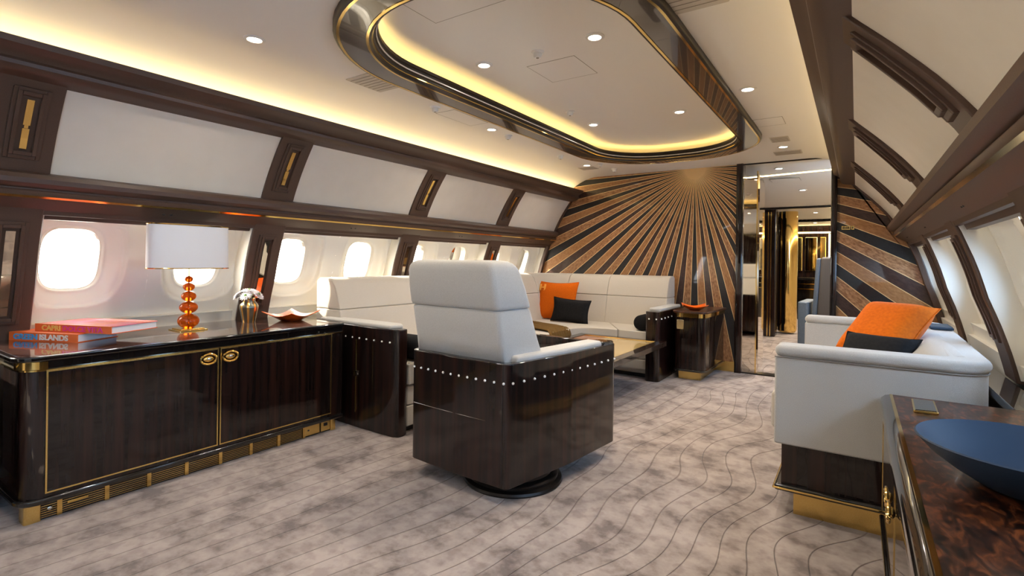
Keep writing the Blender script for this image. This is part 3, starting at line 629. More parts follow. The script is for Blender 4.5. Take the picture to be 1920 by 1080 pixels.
for i, (y0, y1) in enumerate(((.80, 1.605), (1.615, 2.42))):
    bm = nb_(); box(bm, FX - .01, FX + .012, y0, y1, .145, .742); d = obj('door', bm, EBONY, t, bevel=.003, seg=2)
    bm = nb_()
    for (a, b, c, e) in ((y0, y1, .145, .152), (y0, y1, .733, .742), (y0, y0 + .007, .152, .733), (y1 - .007, y1, .152, .733)): box(bm, FX + .0125, FX + .015, a, b, c, e)
    obj('gold_edge', bm, GOLDB, d)
    hy_ = y1 - .065 if i == 0 else y0 + .055
    bm = nb_(); pts = [(FX + .028, hy_ + .045 * math.cos(a * PI / 14), .685 + .03 * math.sin(a * PI / 14)) for a in range(28)]
    tube(bm, pts, .007, 8, True); obj('handle_ring', bm, GOLD, d)
    bm = nb_(); ball(bm, (FX + .022, hy_, .685), .03, 10, (.4, 1.05, .62)); obj('handle_boss', bm, GOLD, d)
    bm = nb_(); ball(bm, (FX + .034, hy_, .688), .012, 8, (.7, 1.2, .8)); obj('latch', bm, SILVER, d)
bm = nb_(); box(bm, -3.98, FX - .05, .78, 2.48, 0, .1); obj('plinth', bm, RUBBER, t)
bm = nb_()
for k in range(8): box(bm, FX - .048, FX - .044, .80, 2.22, .010 + k * .0108, .0125 + k * .0108)
obj('vent_louvres', bm, GOLDB, t)
for k in range(8):
    y = .86 + k * .195
    bm = nb_(); box(bm, FX - .05, FX - .038, y, y + .02, .003, .096); obj('gold_divider', bm, GOLD, t)
bm = nb_(); prism(bm, rpoly([(FX - .12, .735), (FX - .035, .735), (FX - .035, .80), (FX - .12, .80)], .012), 0, .1); obj('gold_foot', bm, GOLDB, t)
bm = nb_(); prism(bm, rpoly([(FX - .12, 2.455), (FX - .03, 2.455), (FX - .03, 2.50), (FX - .12, 2.50)], .015), 0, .1); obj('gold_foot', bm, GOLDB, t)
bm = nb_(); box(bm, FX - .048, FX - .034, 2.235, 2.36, .012, .09); sk = obj('socket_cover', bm, GOLDB, t, bevel=.003)
bm = nb_(); box(bm, FX - .034, FX - .032, 2.26, 2.272, .045, .055); obj('latch', bm, RUBBER, sk)
bm = nb_(); box(bm, FX - .048, FX - .036, 2.372, 2.45, .012, .09); obj('outlet_plate', bm, GOLDB, t)
bm = nb_(); box(bm, FX - .036, FX - .033, 2.395, 2.425, .048, .07); obj('socket', bm, RUBBER, t)
bm = nb_(); ball(bm, (FX - .04, .832, .05), .011, 8, (.5, 1, 1)); obj('sensor', bm, SILVER, t)
bm = nb_(); box(bm, FX - .043, FX - .037, .90, .985, .045, .06); obj('gold_latch_bar', bm, GOLD, t, bevel=.002)
# cabinet of drawers behind the sideboard's near end
t = thing('drawer_cabinet', 'dark drawer cabinet cut off by the left edge of the picture', 'cabinet', (-3.7, .2, 0))
bm = nb_(); box(bm, -3.98, -3.44, -1.2, .62, .1, .80); obj('body', bm, EBONY, t, bevel=.01)
for z0, z1 in ((.14, .34), (.35, .54), (.55, .74)):
    bm = nb_(); box(bm, -3.445, -3.43, -1.1, .6, z0, z1); d = obj('drawer', bm, EBONY, t, bevel=.003)
    bm = nb_(); box(bm, -3.43, -3.425, -1.1, .6, z1 - .006, z1); obj('gold_edge', bm, GOLDB, d)
bm = nb_(); box(bm, -3.96, -3.5, -1.15, .58, 0, .1); obj('plinth', bm, GOLDB, t)
# ------------------------------------------------------------------ lamp
lx, ly, LZ = -3.69, 1.63, .812
t = thing('table_lamp', 'table lamp with stacked amber glass balls and pale oval shade', 'lamp', (lx, ly, LZ))
bm = nb_(); box(bm, lx - .085, lx + .085, ly - .085, ly + .085, LZ, LZ + .007); box(bm, lx - .07, lx + .07, ly - .07, ly + .07, LZ + .007, LZ + .014); obj('base', bm, GOLD, t, bevel=.002)
for z, r_, hz_ in ((.872, .064, .050), (.962, .055, .040), (1.036, .044, .034), (1.098, .035, .028), (1.149, .025, .022)):
    bm = nb_(); ball(bm, (lx, ly, z), r_, 16, (1, 1, hz_ / r_)); obj('glass_ball', bm, AMBER, t)
bm = nb_(); lathe(bm, [(0, LZ + .014), (.005, LZ + .014), (.005, 1.235), (0, 1.235)], (lx, ly, 0), 12); obj('stem', bm, GOLD, t)
bm = nb_(); lathe(bm, [(0, 1.232), (.03, 1.232), (.03, 1.24), (0, 1.24)], (lx, ly, 0), 16); obj('finial', bm, GOLD, t)
def oval(k, n=72, a=.25, b=.078):
    an = 2 * PI * k / n; e = 2 / 2.6
    return (lx + math.copysign(abs(math.sin(an)) ** e, math.sin(an)) * b, ly + math.copysign(abs(math.cos(an)) ** e, math.cos(an)) * a)
bm = nb_(); rows = []
for z, q in ((1.222, 1), (1.505, .985), (1.505, .975), (1.222, .99)):
    rows.append([bm.verts.new((lx + (oval(k)[0] - lx) * q, ly + (oval(k)[1] - ly) * q, z)) for k in range(72)])
for a in range(4):
    for k in range(72): bm.faces.new((rows[a][k], rows[a][(k + 1) % 72], rows[(a + 1) % 4][(k + 1) % 72], rows[(a + 1) % 4][k]))
sh = obj('lamp_shade', bm, SHADE, t)
for z, q in ((1.222, 1), (1.505, .985)):
    bm = nb_(); tube(bm, [(lx + (oval(k)[0] - lx) * q, ly + (oval(k)[1] - ly) * q, z) for k in range(72)], .004, 6, True); obj('gold_rim', bm, GOLD, sh)
bm = nb_(); prism(bm, [(lx + (oval(k)[0] - lx) * .97, ly + (oval(k)[1] - ly) * .97) for k in range(72)], 1.225, 1.228); obj('diffuser', bm, SHADE, sh)
# ------------------------------------------------------------------ books
def book(label, p0, p1, depth, z, th, mcov, title, name='book'):
    a = Vector((*p0, 0)); b = Vector((*p1, 0)); u = (b - a).normalized(); n_ = Vector((-u.y, u.x, 0)); Lw = (b - a).length
    t = thing(name, label, 'book', (*p0, z), 'large books stacked on the sideboard')
    def q(x, y, zz): return a + u * x + n_ * y + Vector((0, 0, zz))
    def hb(bm, x0, x1, y0, y1, z0, z1): hexa(bm, [q(x0, y0, z0), q(x1, y0, z0), q(x1, y1, z0), q(x0, y1, z0), q(x0, y0, z1), q(x1, y0, z1), q(x1, y1, z1), q(x0, y1, z1)])
    bm = nb_(); hb(bm, 0, Lw, 0, .005, z, z + th); obj('spine', bm, BOOKO, t)
    bm = nb_(); hb(bm, 0, Lw, .005, depth, z + th - .004, z + th); obj('front_cover', bm, mcov, t)
    bm = nb_(); hb(bm, 0, Lw, .005, depth, z, z + .004); obj('back_cover', bm, BOOKO, t)
    bm = nb_(); hb(bm, .004, Lw - .004, .005, depth - .006, z + .004, z + th - .004); obj('pages', bm, PAPER, t)
    R_ = Matrix((( u.x, 0, -n_.x, 0), (u.y, 0, -n_.y, 0), (0, 1, 0, 0), (0, 0, 0, 1)))
    for (s, x, size, m, sx_) in title:
        pos = a + u * x - n_ * .001 + Vector((0, 0, z + th / 2 - size * .35))
        text('title', s, size, m, Matrix.Translation(pos) @ R_, t, sx=sx_)
    return t
book('large orange book titled Green Islands, lower of the two', (-3.985, .82), (-3.583, 1.014), .25, .812, .048, BOOKO,
     [('GREEN', .03, .042, TXTB, 1.22), ('ISLANDS', .2, .042, TXTW, 1.16)])
book('large orange book titled Capri Dolce Vita, on top of the other', (-3.92, .915), (-3.44, 1.122), .30, .86, .043, BOOKART,
     [('CAPRI', .05, .04, TXTY, 1.2), ('DOLCE VITA', .195, .04, TXTP, 1.2)])
# ------------------------------------------------------------------ vase, flowers, dishes
vx, vy = -3.80, 2.10
o = nb_(); lathe(o, [(0, 0), (.043, 0), (.045, .004), (.053, .05), (.064, .105), (.066, .12), (.06, .135), (.044, .155), (.042, .165), (.047, .178), (.044, .178), (.038, .165), (.04, .155), (.055, .13), (.04, .01), (0, .008)], (0, 0, 0), 48)
vz = obj('flower_vase', o, VASE); vz.location = (vx, vy, .812)
tag(vz, 'small vase with gold and silver vertical stripes holding white flowers', 'vase')
random.seed(3)
def flower(x, y, z, r_, tilt, az, label, sx0):
    t = thing('white_chrysanthemum', label, 'flower', (x, y, z), 'white flowers in the striped vase')
    ax = Vector((math.cos(az), math.sin(az), 0)); M = Matrix.Translation((x, y, z)) @ Matrix.Rotation(tilt, 4, Vector((-ax.y, ax.x, 0)))
    bm = nb_()
    for lay, (cnt, el, ln_) in enumerate(((16, .15, 1), (14, .5, .9), (12, .85, .75), (8, 1.2, .55))):
        for k in range(cnt):
            a = 2 * PI * (k + lay * .37) / cnt + random.uniform(-.08, .08)
            d = Vector((math.cos(a) * math.cos(el), math.sin(a) * math.cos(el), math.sin(el) * .7)); s = Vector((-math.sin(a), math.cos(a), 0)) * r_ * .13
            b0 = M @ (d * r_ * .1); m1 = M @ (d * r_ * ln_ * .6 + s); m2 = M @ (d * r_ * ln_ * .6 - s); m3 = M @ (d * r_ * ln_ * .62 + Vector((0, 0, r_ * .07))); tip = M @ (d * r_ * ln_)
            vs = [bm.verts.new(p) for p in (b0, m1, tip, m2, m3)]
            for f in ((0, 1, 4), (1, 2, 4), (2, 3, 4), (3, 0, 4), (0, 3, 2, 1)): bm.faces.new([vs[i] for i in f])
    obj('petals', bm, PETAL, t, smooth=False)
    bm = nb_(); ball(bm, M @ Vector((0, 0, r_ * .25)), r_ * .18, 6); obj('flower_centre', bm, STEM, t)
    bm = nb_(); tube(bm, [(x, y, z), ((x + vx) / 2, (y + vy) / 2, z - .02), (vx + sx0, vy, .97), (vx + sx0, vy, .84)], .0025, 6); obj('stem', bm, STEM, t)
flower(vx - .0, vy, 1.04, .062, .1, 0, 'middle white flower of the vase with a green heart', 0)
flower(vx - .055, vy - .045, 1.012, .056, .8, -2.5, 'left white flower of the vase, leaning outward', -.01)
flower(vx + .055, vy + .035, 1.015, .056, .8, .6, 'right white flower of the vase, leaning outward', .01)
flower(vx + .03, vy - .04, 1.008, .052, .7, -1, 'front white flower low over the vase rim', .008)
flower(vx - .03, vy + .05, 1.022, .052, .6, 2.2, 'back white flower behind the others in the vase', -.008)
def dish(x, y, z, s, rot, label):
    bm = nb_()
    n = 32; rings = []
    prof = [(0, .0), (.35, 0), (.42, .006), (.7, .13), (1.0, .27), (.985, .285), (.68, .15), (.40, .03), (0, .022)]
    for (r_, zz) in prof:
        if r_ == 0: rings.append([bm.verts.new((0, 0, zz * s))]); continue
        row = []
        for k in range(n):
            a = 2 * PI * k / n; m = max(abs(math.cos(a)), abs(math.sin(a))); corner = (1 / m - 1) / .414
            q = r_ * s * (1 / m) ** (.3 + .7 * r_) ; q *= 1 - .08 * (1 - corner) * r_
            row.append(bm.verts.new((q * math.cos(a), q * math.sin(a), zz * s * (1 + .8 * corner * (r_ > .6)))))
        rings.append(row)
    for A, B in zip(rings, rings[1:]):
        for k in range(n):
            if len(A) == 1: bm.faces.new((A[0], B[(k + 1) % n], B[k]))
            elif len(B) == 1: bm.faces.new((A[k], A[(k + 1) % n], B[0]))
            else: bm.faces.new((A[k], A[(k + 1) % n], B[(k + 1) % n], B[k]))
    o = obj('orange_dish', bm, DISH, deg=50); o.location = (x, y, z); o.rotation_euler = (0, 0, rot); return tag(o, label, 'dish', 'orange square dishes')
dish(-3.66, 2.36, .812, .15, .2, 'orange square dish at the far end of the sideboard')
# ------------------------------------------------------------------ corner sofa
t = thing('corner_sofa', 'large cream corner sofa along the left windows and sunburst wall', 'sofa', (-3.3, 4.6, 0))
SXF, SYF = -2.77, 5.62
seat = rpoly([(-3.93, 2.74), (SXF, 2.74), (SXF, SYF), (-1.92, SYF), (-1.92, 6.5), (-3.93, 6.5)], [0, 0, .42, 0, 0, .3], 10)
inn = [(x if x < SXF - .01 or x > -2.5 or True else x, y) for x, y in seat]
bm = nb_(); prism(bm, rpoly([(-3.9, 2.76), (SXF - .05, 2.76), (SXF - .05, SYF + .05), (-1.94, SYF + .05), (-1.94, 6.5), (-3.9, 6.5)], [0, 0, .45, 0, 0, .3], 10), 0, .06); obj('plinth', bm, RUBBER, t)
for (z0, z1) in ((.05, .205), (.208, .36)):
    bm = nb_(); prism(bm, seat, z0, z1); obj('base_panel', bm, CREAM, t, bevel=.012)
for poly, lb in ((rpoly([(-3.85, 2.74), (SXF + .02, 2.74), (SXF + .02, 4.02), (-3.85, 4.02)], .02, 4), 0),
              (rpoly([(-3.85, 4.03), (SXF + .02, 4.03), (SXF + .02, 5.08), (-3.85, 5.08)], .02, 4), 0),
              (rpoly([(-3.85, 5.09), (SXF + .02, 5.09), (SXF + .02, SYF - .02), (-2.28, SYF - .02), (-2.28 - .5, 6.42), (-3.85, 6.42)], [.02, .02, .42, .02, .02, .25], 8), 0),
              (rpoly([(-2.27, SYF - .02), (-1.925, SYF - .02), (-1.925, 6.42), (-2.77, 6.42)], .02, 4), 0)):
    bm = nb_(); prism(bm, poly, .362, .525); obj('seat_cushion', bm, CREAM, t, bevel=.035, seg=4)
# back sweep
path, nor = [], []
ycs = [2.74 + (5.95 - 2.74) * k / 10 for k in range(11)]
for y in ycs: path.append((-3.885, y)); nor.append((1, 0))
for k in range(1, 10):
    a = math.radians(180 - 90 * k / 10); path.append((-3.885 + .6 + .6 * math.cos(a), 5.95 + .6 * math.sin(a))); nor.append((-math.cos(a), -math.sin(a)))
for k in range(8): path.append((-3.285 + (-1.91 + 3.285) * k / 7, 6.55)); nor.append((0, -1))
def backpiece(i0, i1, prof, name='back_cushion'):
    bm = nb_(); sweep_path(bm, prof, path[i0:i1 + 1], nor[i0:i1 + 1]); obj(name, bm, CREAM, t, bevel=.012, seg=3, deg=50)
low = [(0, .50), (.39, .50), (.37, .60), (.315, .871), (.0, .871)]
top_ = [(0, .872), (.318, .872), (.285, .98), (.245, 1.07), (.205, 1.115), (.15, 1.135), (.04, 1.135), (0, 1.11)]
for i0, i1 in ((0, 5), (5, 10), (10, 20), (20, 23), (23, 27)):
    backpiece(i0, i1, low); backpiece(i0, i1, top_, 'headrest_cushion')
# near end panel
def rivet_line(parent, pts, nrm, r_=.0045):
    for p in pts:
        bm = nb_(); ball(bm, p, r_, 5, (1, 1, 1)); obj('rivet', bm, SILVER, parent)
near = [(-4.0, 2.72), (-4.0, 2.66), (-3.7, 2.64), (-3.4, 2.625), (-3.15, 2.615), (-2.95, 2.615)]
pan = near + [(-2.80, 2.62), (-2.755, 2.64), (-2.745, 2.68), (-2.755, 2.72), (-2.79, 2.735)]
bm = nb_(); prism(bm, pan, 0, .785); ep = obj('end_panel', bm, EBONY, t, bevel=.008)
bm = nb_(); prism(bm, [(x, y) for x, y in ((-3.72, 2.66), (-3.4, 2.64), (-3.1, 2.635), (-2.86, 2.64), (-2.83, 2.75), (-2.9, 2.80), (-3.72, 2.80))], .776, .81); obj('arm_pad', bm, GREYC, t, bevel=.015)
for x in [-3.42 + .085 * k for k in range(8)]:
    bm = nb_(); y = 2.612 if x > -3.15 else 2.615 + (-3.15 - x) * .045
    ball(bm, (x, y, .69), .0075, 6); obj('rivet', bm, RIVET, ep)
bm = nb_(); box(bm, -3.203, -3.2, 2.611, 2.617, .12, .68); obj('door_gap', bm, GOLDB, ep)
bm = nb_(); box(bm, -3.225, -3.213, 2.605, 2.615, .40, .44); box(bm, -3.192, -3.18, 2.605, 2.615, .40, .44); obj('latch', bm, SILVER, ep)
# far end panel
bm = nb_(); prism(bm, rpoly([(-1.93, 5.50), (-1.77, 5.50), (-1.77, 6.55), (-1.91, 6.55)], [.05, .06, 0, 0], 8), 0, .765); ep2 = obj('end_panel', bm, EBONY, t, bevel=.006)
bm = nb_(); prism(bm, rpoly([(-1.925, 5.62), (-1.79, 5.62), (-1.79, 6.4), (-1.925, 6.4)], .03, 5), .76, .795); obj('arm_pad', bm, GREYC, t, bevel=.012)
for p in ((-1.88, 5.497), (-1.80, 5.50), (-1.767, 5.58), (-1.767, 5.70), (-1.767, 5.82), (-1.767, 5.95)):
    bm = nb_(); ball(bm, (*p, .685), .009, 6); obj('rivet', bm, RIVET, ep2)
def bolster(x, y, z, r_, ln_, label):
    t2 = thing('bolster_cushion', label, 'cushion', (x, y, z), 'black round bolsters at the sofa ends')
    bm = nb_(); prof = [(0, 0), (r_ * .8, 0), (r_ * .95, .008), (r_, .025), (r_, ln_ - .025), (r_ * .95, ln_ - .008), (r_ * .8, ln_), (0, ln_)]
    lathe(bm, prof, (0, 0, 0), 32); bmesh.ops.rotate(bm, verts=bm.verts, cent=(0, 0, 0), matrix=Matrix.Rotation(-PI / 2, 3, 'X')); bmesh.ops.translate(bm, verts=bm.verts, vec=(x, y, z))
    obj('cover', bm, BLACKF, t2)
    bm = nb_(); ball(bm, (x, y - .002, z), .01, 6, (1, .5, 1)); obj('button', bm, BLACKF, t2)
bolster(-2.02, 5.62, .617, .088, .5, 'black round bolster beside the far end panel of the corner sofa')
t2 = thing('bolster_cushion', 'black round bolster peeking from behind the near end panel of the sofa', 'cushion', (-3.0, 2.92, .62), 'black round bolsters at the sofa ends')
bm = nb_(); r_ = .093; prof = [(0, 0), (r_ * .8, 0), (r_, .025), (r_, .475), (r_ * .8, .5), (0, .5)]
lathe(bm, prof, (0, 0, 0), 32); bmesh.ops.rotate(bm, verts=bm.verts, cent=(0, 0, 0), matrix=Matrix.Rotation(-PI / 2, 3, 'Y')); bmesh.ops.translate(bm, verts=bm.verts, vec=(-2.60, 2.90, .62)); obj('cover', bm, BLACKF, t2)
# scatter cushions on the corner sofa
def cushion(name, label, m, w_, h_, t_, loc, rz, tilt, parent_parts=None, ry=0, group=None, bend=0):
    tt = thing(name, label, 'cushion', loc, group)
    M = Matrix.Translation(loc) @ Matrix.Rotation(rz, 4, 'Z') @ Matrix.Rotation(tilt, 4, 'X') @ Matrix.Rotation(ry, 4, 'Y')
    bm = nb_(); pillow(bm, w_, h_, t_, M, bend=bend); obj('cover', bm, m, tt)
    bm = nb_(); n = 24; pts = []
    for k in range(4 * n):
        s, f = divmod(k, n); f = 2 * f / n - 1
        u, v_ = ((f, -1), (1, f), (-f, 1), (-1, -f))[s]
        x = u * w_ / 2 * (1 - .1 * (1 - v_ * v_) * abs(u)); z = v_ * h_ / 2 * (1 - .1 * (1 - u * u) * abs(v_)); pts.append(M @ Vector((x, bend * u * u, z)))
    tube(bm, pts, .005, 6, True); obj('piping', bm, m, tt)
    return tt, M
tt, M = cushion('scatter_cushion', 'large orange cushion with a pale letter H on the corner sofa', ORANGE2, .60, .52, .15, (-3.33, 6.03, .775), 0.04, -.2)
hm = M @ Matrix.Translation((-.245, -.062, .125)) @ Matrix.Rotation(PI / 2, 4, 'X')
text('letter', 'H', .12, mat('pale_orange_thread', (.9, .38, .06), .8), hm, tt, extrude=.006, sx=1.15)
cushion('scatter_cushion', 'small black cushion in front of the large orange one', BLACKF, .52, .31, .12, (-3.02, 5.84, .675), .08, -.2, ry=.06)
# throw blanket over the left seat's front edge
bm = nb_()
cols = [(-3.6, .545), (-3.3, .54), (-3.1, .54), (-2.9, .54), (-2.79, .54), (-2.745, .52), (-2.73, .47), (-2.725, .395)]
nY = 20; rowsA = []
for j in range(nY + 1):
    v_ = j / nY; row = []
    for i, (x, z) in enumerate(cols):
        y = 4.84 + .46 * v_ + .62 * (-x - 2.75) * .55 + .01 * math.sin(i * 2.1)
        row.append(bm.verts.new((x + .006 * math.sin(j * 2.6), y, z + .008 * math.sin(j * 1.9 + i) * (i < 5) + (.018 if j % 7 < 3 and i < 5 else 0))))
    rowsA.append(row)
for A, B in zip(rowsA, rowsA[1:]):
    for i in range(len(cols) - 1): bm.faces.new((A[i], A[i + 1], B[i + 1], B[i]))
th = obj('throw_blanket', bm, OLIVE); sm = th.modifiers.new('s', 'SOLIDIFY'); sm.thickness = .012; sm.offset = 1
tag(th, 'folded olive brown knitted throw draped over the sofa seat', 'blanket')
bm = nb_()
for j in range(60):
    y = 4.84 + .46 * j / 59; tube(bm, [(-2.725, y, .4), (-2.72, y + .002, .38), (-2.722, y, .355)], .0025, 4)
obj('fringe', bm, OLIVE, th)
# ------------------------------------------------------------------ coffee table
t = thing('coffee_table', 'low coffee table with dark frame and glossy straw coloured top', 'table', (-2.2, 4.75, 0))
TX0, TX1, TY0, TY1, TZ = -2.68, -1.67, 3.9, 5.46, .465
bm = nb_()
for (a, b, c, d) in ((TX0, TX1, TY0, TY0 + .09), (TX0, TX1, TY1 - .09, TY1), (TX0, TX0 + .09, TY0 + .09, TY1 - .09), (TX1 - .09, TX1, TY0 + .09, TY1 - .09)): box(bm, a, b, c, d, TZ - .05, TZ)
obj('frame', bm, EBONY, t, bevel=.004)
bm = nb_(); box(bm, TX0 + .37, TX1 - .09, TY0 + .09, TY1 - .09, TZ - .04, TZ - .006); obj('top_panel', bm, VENEER, t)
bm = nb_(); box(bm, TX0 + .09, TX0 + .37, TY0 + .09, TY1 - .09, TZ - .04, TZ - .006); obj('side_panel', bm, VENEER2, t)
bm = nb_(); box(bm, TX1 - .093, TX1 - .087, TY0 + .09, TY1 - .09, TZ - .03, TZ + .001); box(bm, TX0 + .087, TX1 - .087, TY1 - .093, TY1 - .087, TZ - .03, TZ + .001); obj('gold_line', bm, GOLD, t)
for x, y in ((TX0 + .02, TY0 + .02), (TX1 - .05, TY0 + .02)):
    bm = nb_(); box(bm, x, x + .03, y, y + .03, 0, TZ - .05); obj('leg', bm, BLACKGLOSS, t, bevel=.004)
bm = nb_(); box(bm, -2.5, -2.12, 4.3, 5.1, 0, TZ - .05); obj('pedestal', bm, EBONY, t, bevel=.02)
# ------------------------------------------------------------------ side table
t = thing('side_table', 'small glossy dark cabinet table between corner sofa and doorway', 'side table', (-1.53, 6.2, 0))
bm = nb_(); prism(bm, rpoly([(-1.70, 5.80), (-1.37, 5.80), (-1.33, 6.6), (-1.70, 6.6)], [.08, .08, 0, 0], 8), .12, .70); obj('body', bm, EBONY, t)
bm = nb_(); prism(bm, rpoly([(-1.71, 5.785), (-1.358, 5.785), (-1.315, 6.6), (-1.71, 6.6)], [.085, .085, 0, 0], 8), .10, .125); obj('bottom_moulding', bm, BLACKGLOSS, t, bevel=.008)
bm = nb_(); prism(bm, rpoly([(-1.705, 5.79), (-1.362, 5.79), (-1.32, 6.6), (-1.705, 6.6)], [.085, .085, 0, 0], 8), .70, .745); obj('gold_band', bm, GOLD, t)
bm = nb_(); prism(bm, rpoly([(-1.72, 5.775), (-1.35, 5.775), (-1.30, 6.6), (-1.72, 6.6)], [.09, .09, 0, 0], 8), .745, .77); obj('top', bm, BURL, t, bevel=.006)
bm = nb_(); box(bm, -1.66, -1.42, 5.88, 6.59, 0, .1); obj('plinth', bm, GOLDB, t)
bm = nb_(); box(bm, -1.665, -1.585, 5.792, 5.80, .565, .67); obj('steel_plate', bm, SILVER, t, bevel=.003)
dish(-1.53, 6.02, .77, .135, .35, 'orange square dish on the small dark side table')
# ------------------------------------------------------------------ swivel armchair
t = thing('swivel_armchair', 'pale grey high back swivel armchair in a glossy dark wood shell', 'chair', (-1.70, 2.56, 0))
BLc, BRc, FRc, FLc = (-2.23, 2.245), (-1.50, 2.205), (-1.335, 3.26), (-2.44, 3.30)
def quad(off, rr=.04, bl=None):
    pts = [BLc, BRc, FRc, FLc]; c = Vector((sum(p[0] for p in pts) / 4, sum(p[1] for p in pts) / 4))
    out = []
    for i, p in enumerate(pts):
        p = Vector(p); a = (Vector(pts[i - 1]) - p).normalized(); b = (Vector(pts[(i + 1) % 4]) - p).normalized()
        out.append(tuple(p + (a + b) * off))
    # bulge the sides with a mid point
    res = []; rad_ = []
    for i in range(4):
        a, b = Vector(out[i]), Vector(out[(i + 1) % 4]); mid = (a + b) / 2; nn = (mid - c).normalized()
        res.append(out[i]); rad_.append(rr)
        res.append(tuple(mid + nn * (.022 if i in (1, 3) else .012))); rad_.append(.3)
    return rpoly(res, rad_, 6)
O, I_ = quad(0, .045), quad(.05, .03)
bm = nb_(); n_ = len(O)
ao = [bm.verts.new((x, y, .10)) for x, y in O]; bo = [bm.verts.new((x, y, .757)) for x, y in O]
ai = [bm.verts.new((x, y, .40)) for x, y in I_]; bi = [bm.verts.new((x, y, .757)) for x, y in I_]
for k in range(n_):
    j = (k + 1) % n_
    bm.faces.new((ao[k], ao[j], bo[j], bo[k])); bm.faces.new((bo[k], bo[j], bi[j], bi[k])); bm.faces.new((bi[k], bi[j], ai[j], ai[k]))
bm.faces.new(ao[::-1]); bm.faces.new(ai)
shell = obj('wood_shell', bm, EBONY, t, bevel=.006)
# rivets on back and right side
def edge_pts(a, b, n, s0, s1, bul):
    a, b = Vector(a), Vector(b); nn = Vector(((b - a).y, -(b - a).x)).normalized()
    return [a.lerp(b, s0 + (s1 - s0) * k / (n - 1)) + nn * (bul * 4 * (f_ := s0 + (s1 - s0) * k / (n - 1)) * (1 - f_) * .75 + .001) for k in range(n)]
for p in edge_pts(BLc, BRc, 12, .03, .965, .012) + edge_pts(BRc, FRc, 13, .035, .97, .022):
    bm = nb_(); ball(bm, (p.x, p.y, .655), .0075, 6); obj('rivet', bm, RIVET, shell)
bm = nb_(); q0 = edge_pts(BLc, BRc, 9, .03, .80, .012)
tube(bm, [(p.x, p.y, .44) for p in q0], .0018, 5); obj('seam_line', bm, SILVER, shell)
bm = nb_(); q0 = edge_pts(BLc, BRc, 2, .955, .957, .012); tube(bm, [(q0[0].x, q0[0].y, .115), (q0[0].x, q0[0].y, .755)], .0028, 5); obj('panel_gap', bm, RUBBER, shell)
bm = nb_(); prism(bm, quad(.055, .03), .40, .60); obj('seat_cushion', bm, GREYC, t, bevel=.03)
# arm pads
def strip(a, b, w_, z0, z1):
    a, b = Vector(a), Vector(b); n2 = Vector((-(b - a).y, (b - a).x)).normalized() * w_
    bm = nb_(); m_ = (a + b) / 2 - n2 * .12
    prism(bm, [tuple(a), tuple(m_), tuple(b), tuple(b + n2), tuple(a + n2)], z0, z1); return bm
obj('arm_pad', strip((-1.505, 2.30), (-1.375, 3.12), .12, .60, .785), GREYC, t, bevel=.02, seg=4)
obj('arm_pad', strip((-2.41, 3.12), (-2.24, 2.33), .12, .60, .785), GREYC, t, bevel=.02, seg=4)
bm = nb_(); prism(bm, rpoly([(-1.47, 3.13), (-1.365, 3.13), (-1.345, 3.245), (-1.46, 3.25)], .02), .60, .775); obj('arm_tip', bm, BLACKGLOSS, t, bevel=.01)
# backrest, two upholstered blocks with a seam
def bk(levels):
    bm = nb_(); rows = []
    for z, ins in levels:
        f = (z - .70) / .60
        yb = 2.265 - .15 * f; yf = 2.61 - .27 * f; xl = -2.215 + .04 * f; xr = -1.535 - .005 * f
        pts = [(xl - .02, yb + .03), (xr - .02, yb), (xr + .035 - .03 * f, yf), (xl + .03, yf + .03)]
        c = (sum(p[0] for p in pts) / 4, sum(p[1] for p in pts) / 4)
        pts = [(p[0] + (ins if p[0] < c[0] else -ins), p[1] + (ins if p[1] < c[1] else -ins)) for p in pts]
        pts = rpoly(pts, [.03, .035, .03, .03], 5)
        rows.append([bm.verts.new((*p, z)) for p in pts])
    n = len(rows[0]); bm.faces.new(rows[0][::-1]); bm.faces.new(rows[-1])
    for A, B in zip(rows, rows[1:]):
        for k in range(n): bm.faces.new((A[k], A[(k + 1) % n], B[(k + 1) % n], B[k]))
    return bm
obj('backrest', bk([(.70, 0), (.85, .002), (1.02, 0), (1.03, .003), (1.034, .010)]), GREYC, t, deg=80)
obj('headrest', bk([(1.035, .008), (1.039, -.002), (1.055, -.006), (1.15, -.006), (1.24, -.002), (1.265, .004), (1.285, .016), (1.297, .035), (1.302, .07)]), GREYC, t, deg=80)
bm = nb_(); lathe(bm, [(0, 0), (.292, 0), (.298, .01), (.292, .022), (.268, .03), (.27, .045), (.262, .055), (.235, .062), (.225, .12), (0, .12)], (-1.705, 2.575, 0), 56); obj('swivel_base', bm, STONE, t)
# ------------------------------------------------------------------ right loveseat
t = thing('loveseat', 'pale grey curved arm loveseat under the right windows', 'sofa', (.05, 4.0, 0))
LY0, LY1 = 3.0, 5.02
ZT = .875
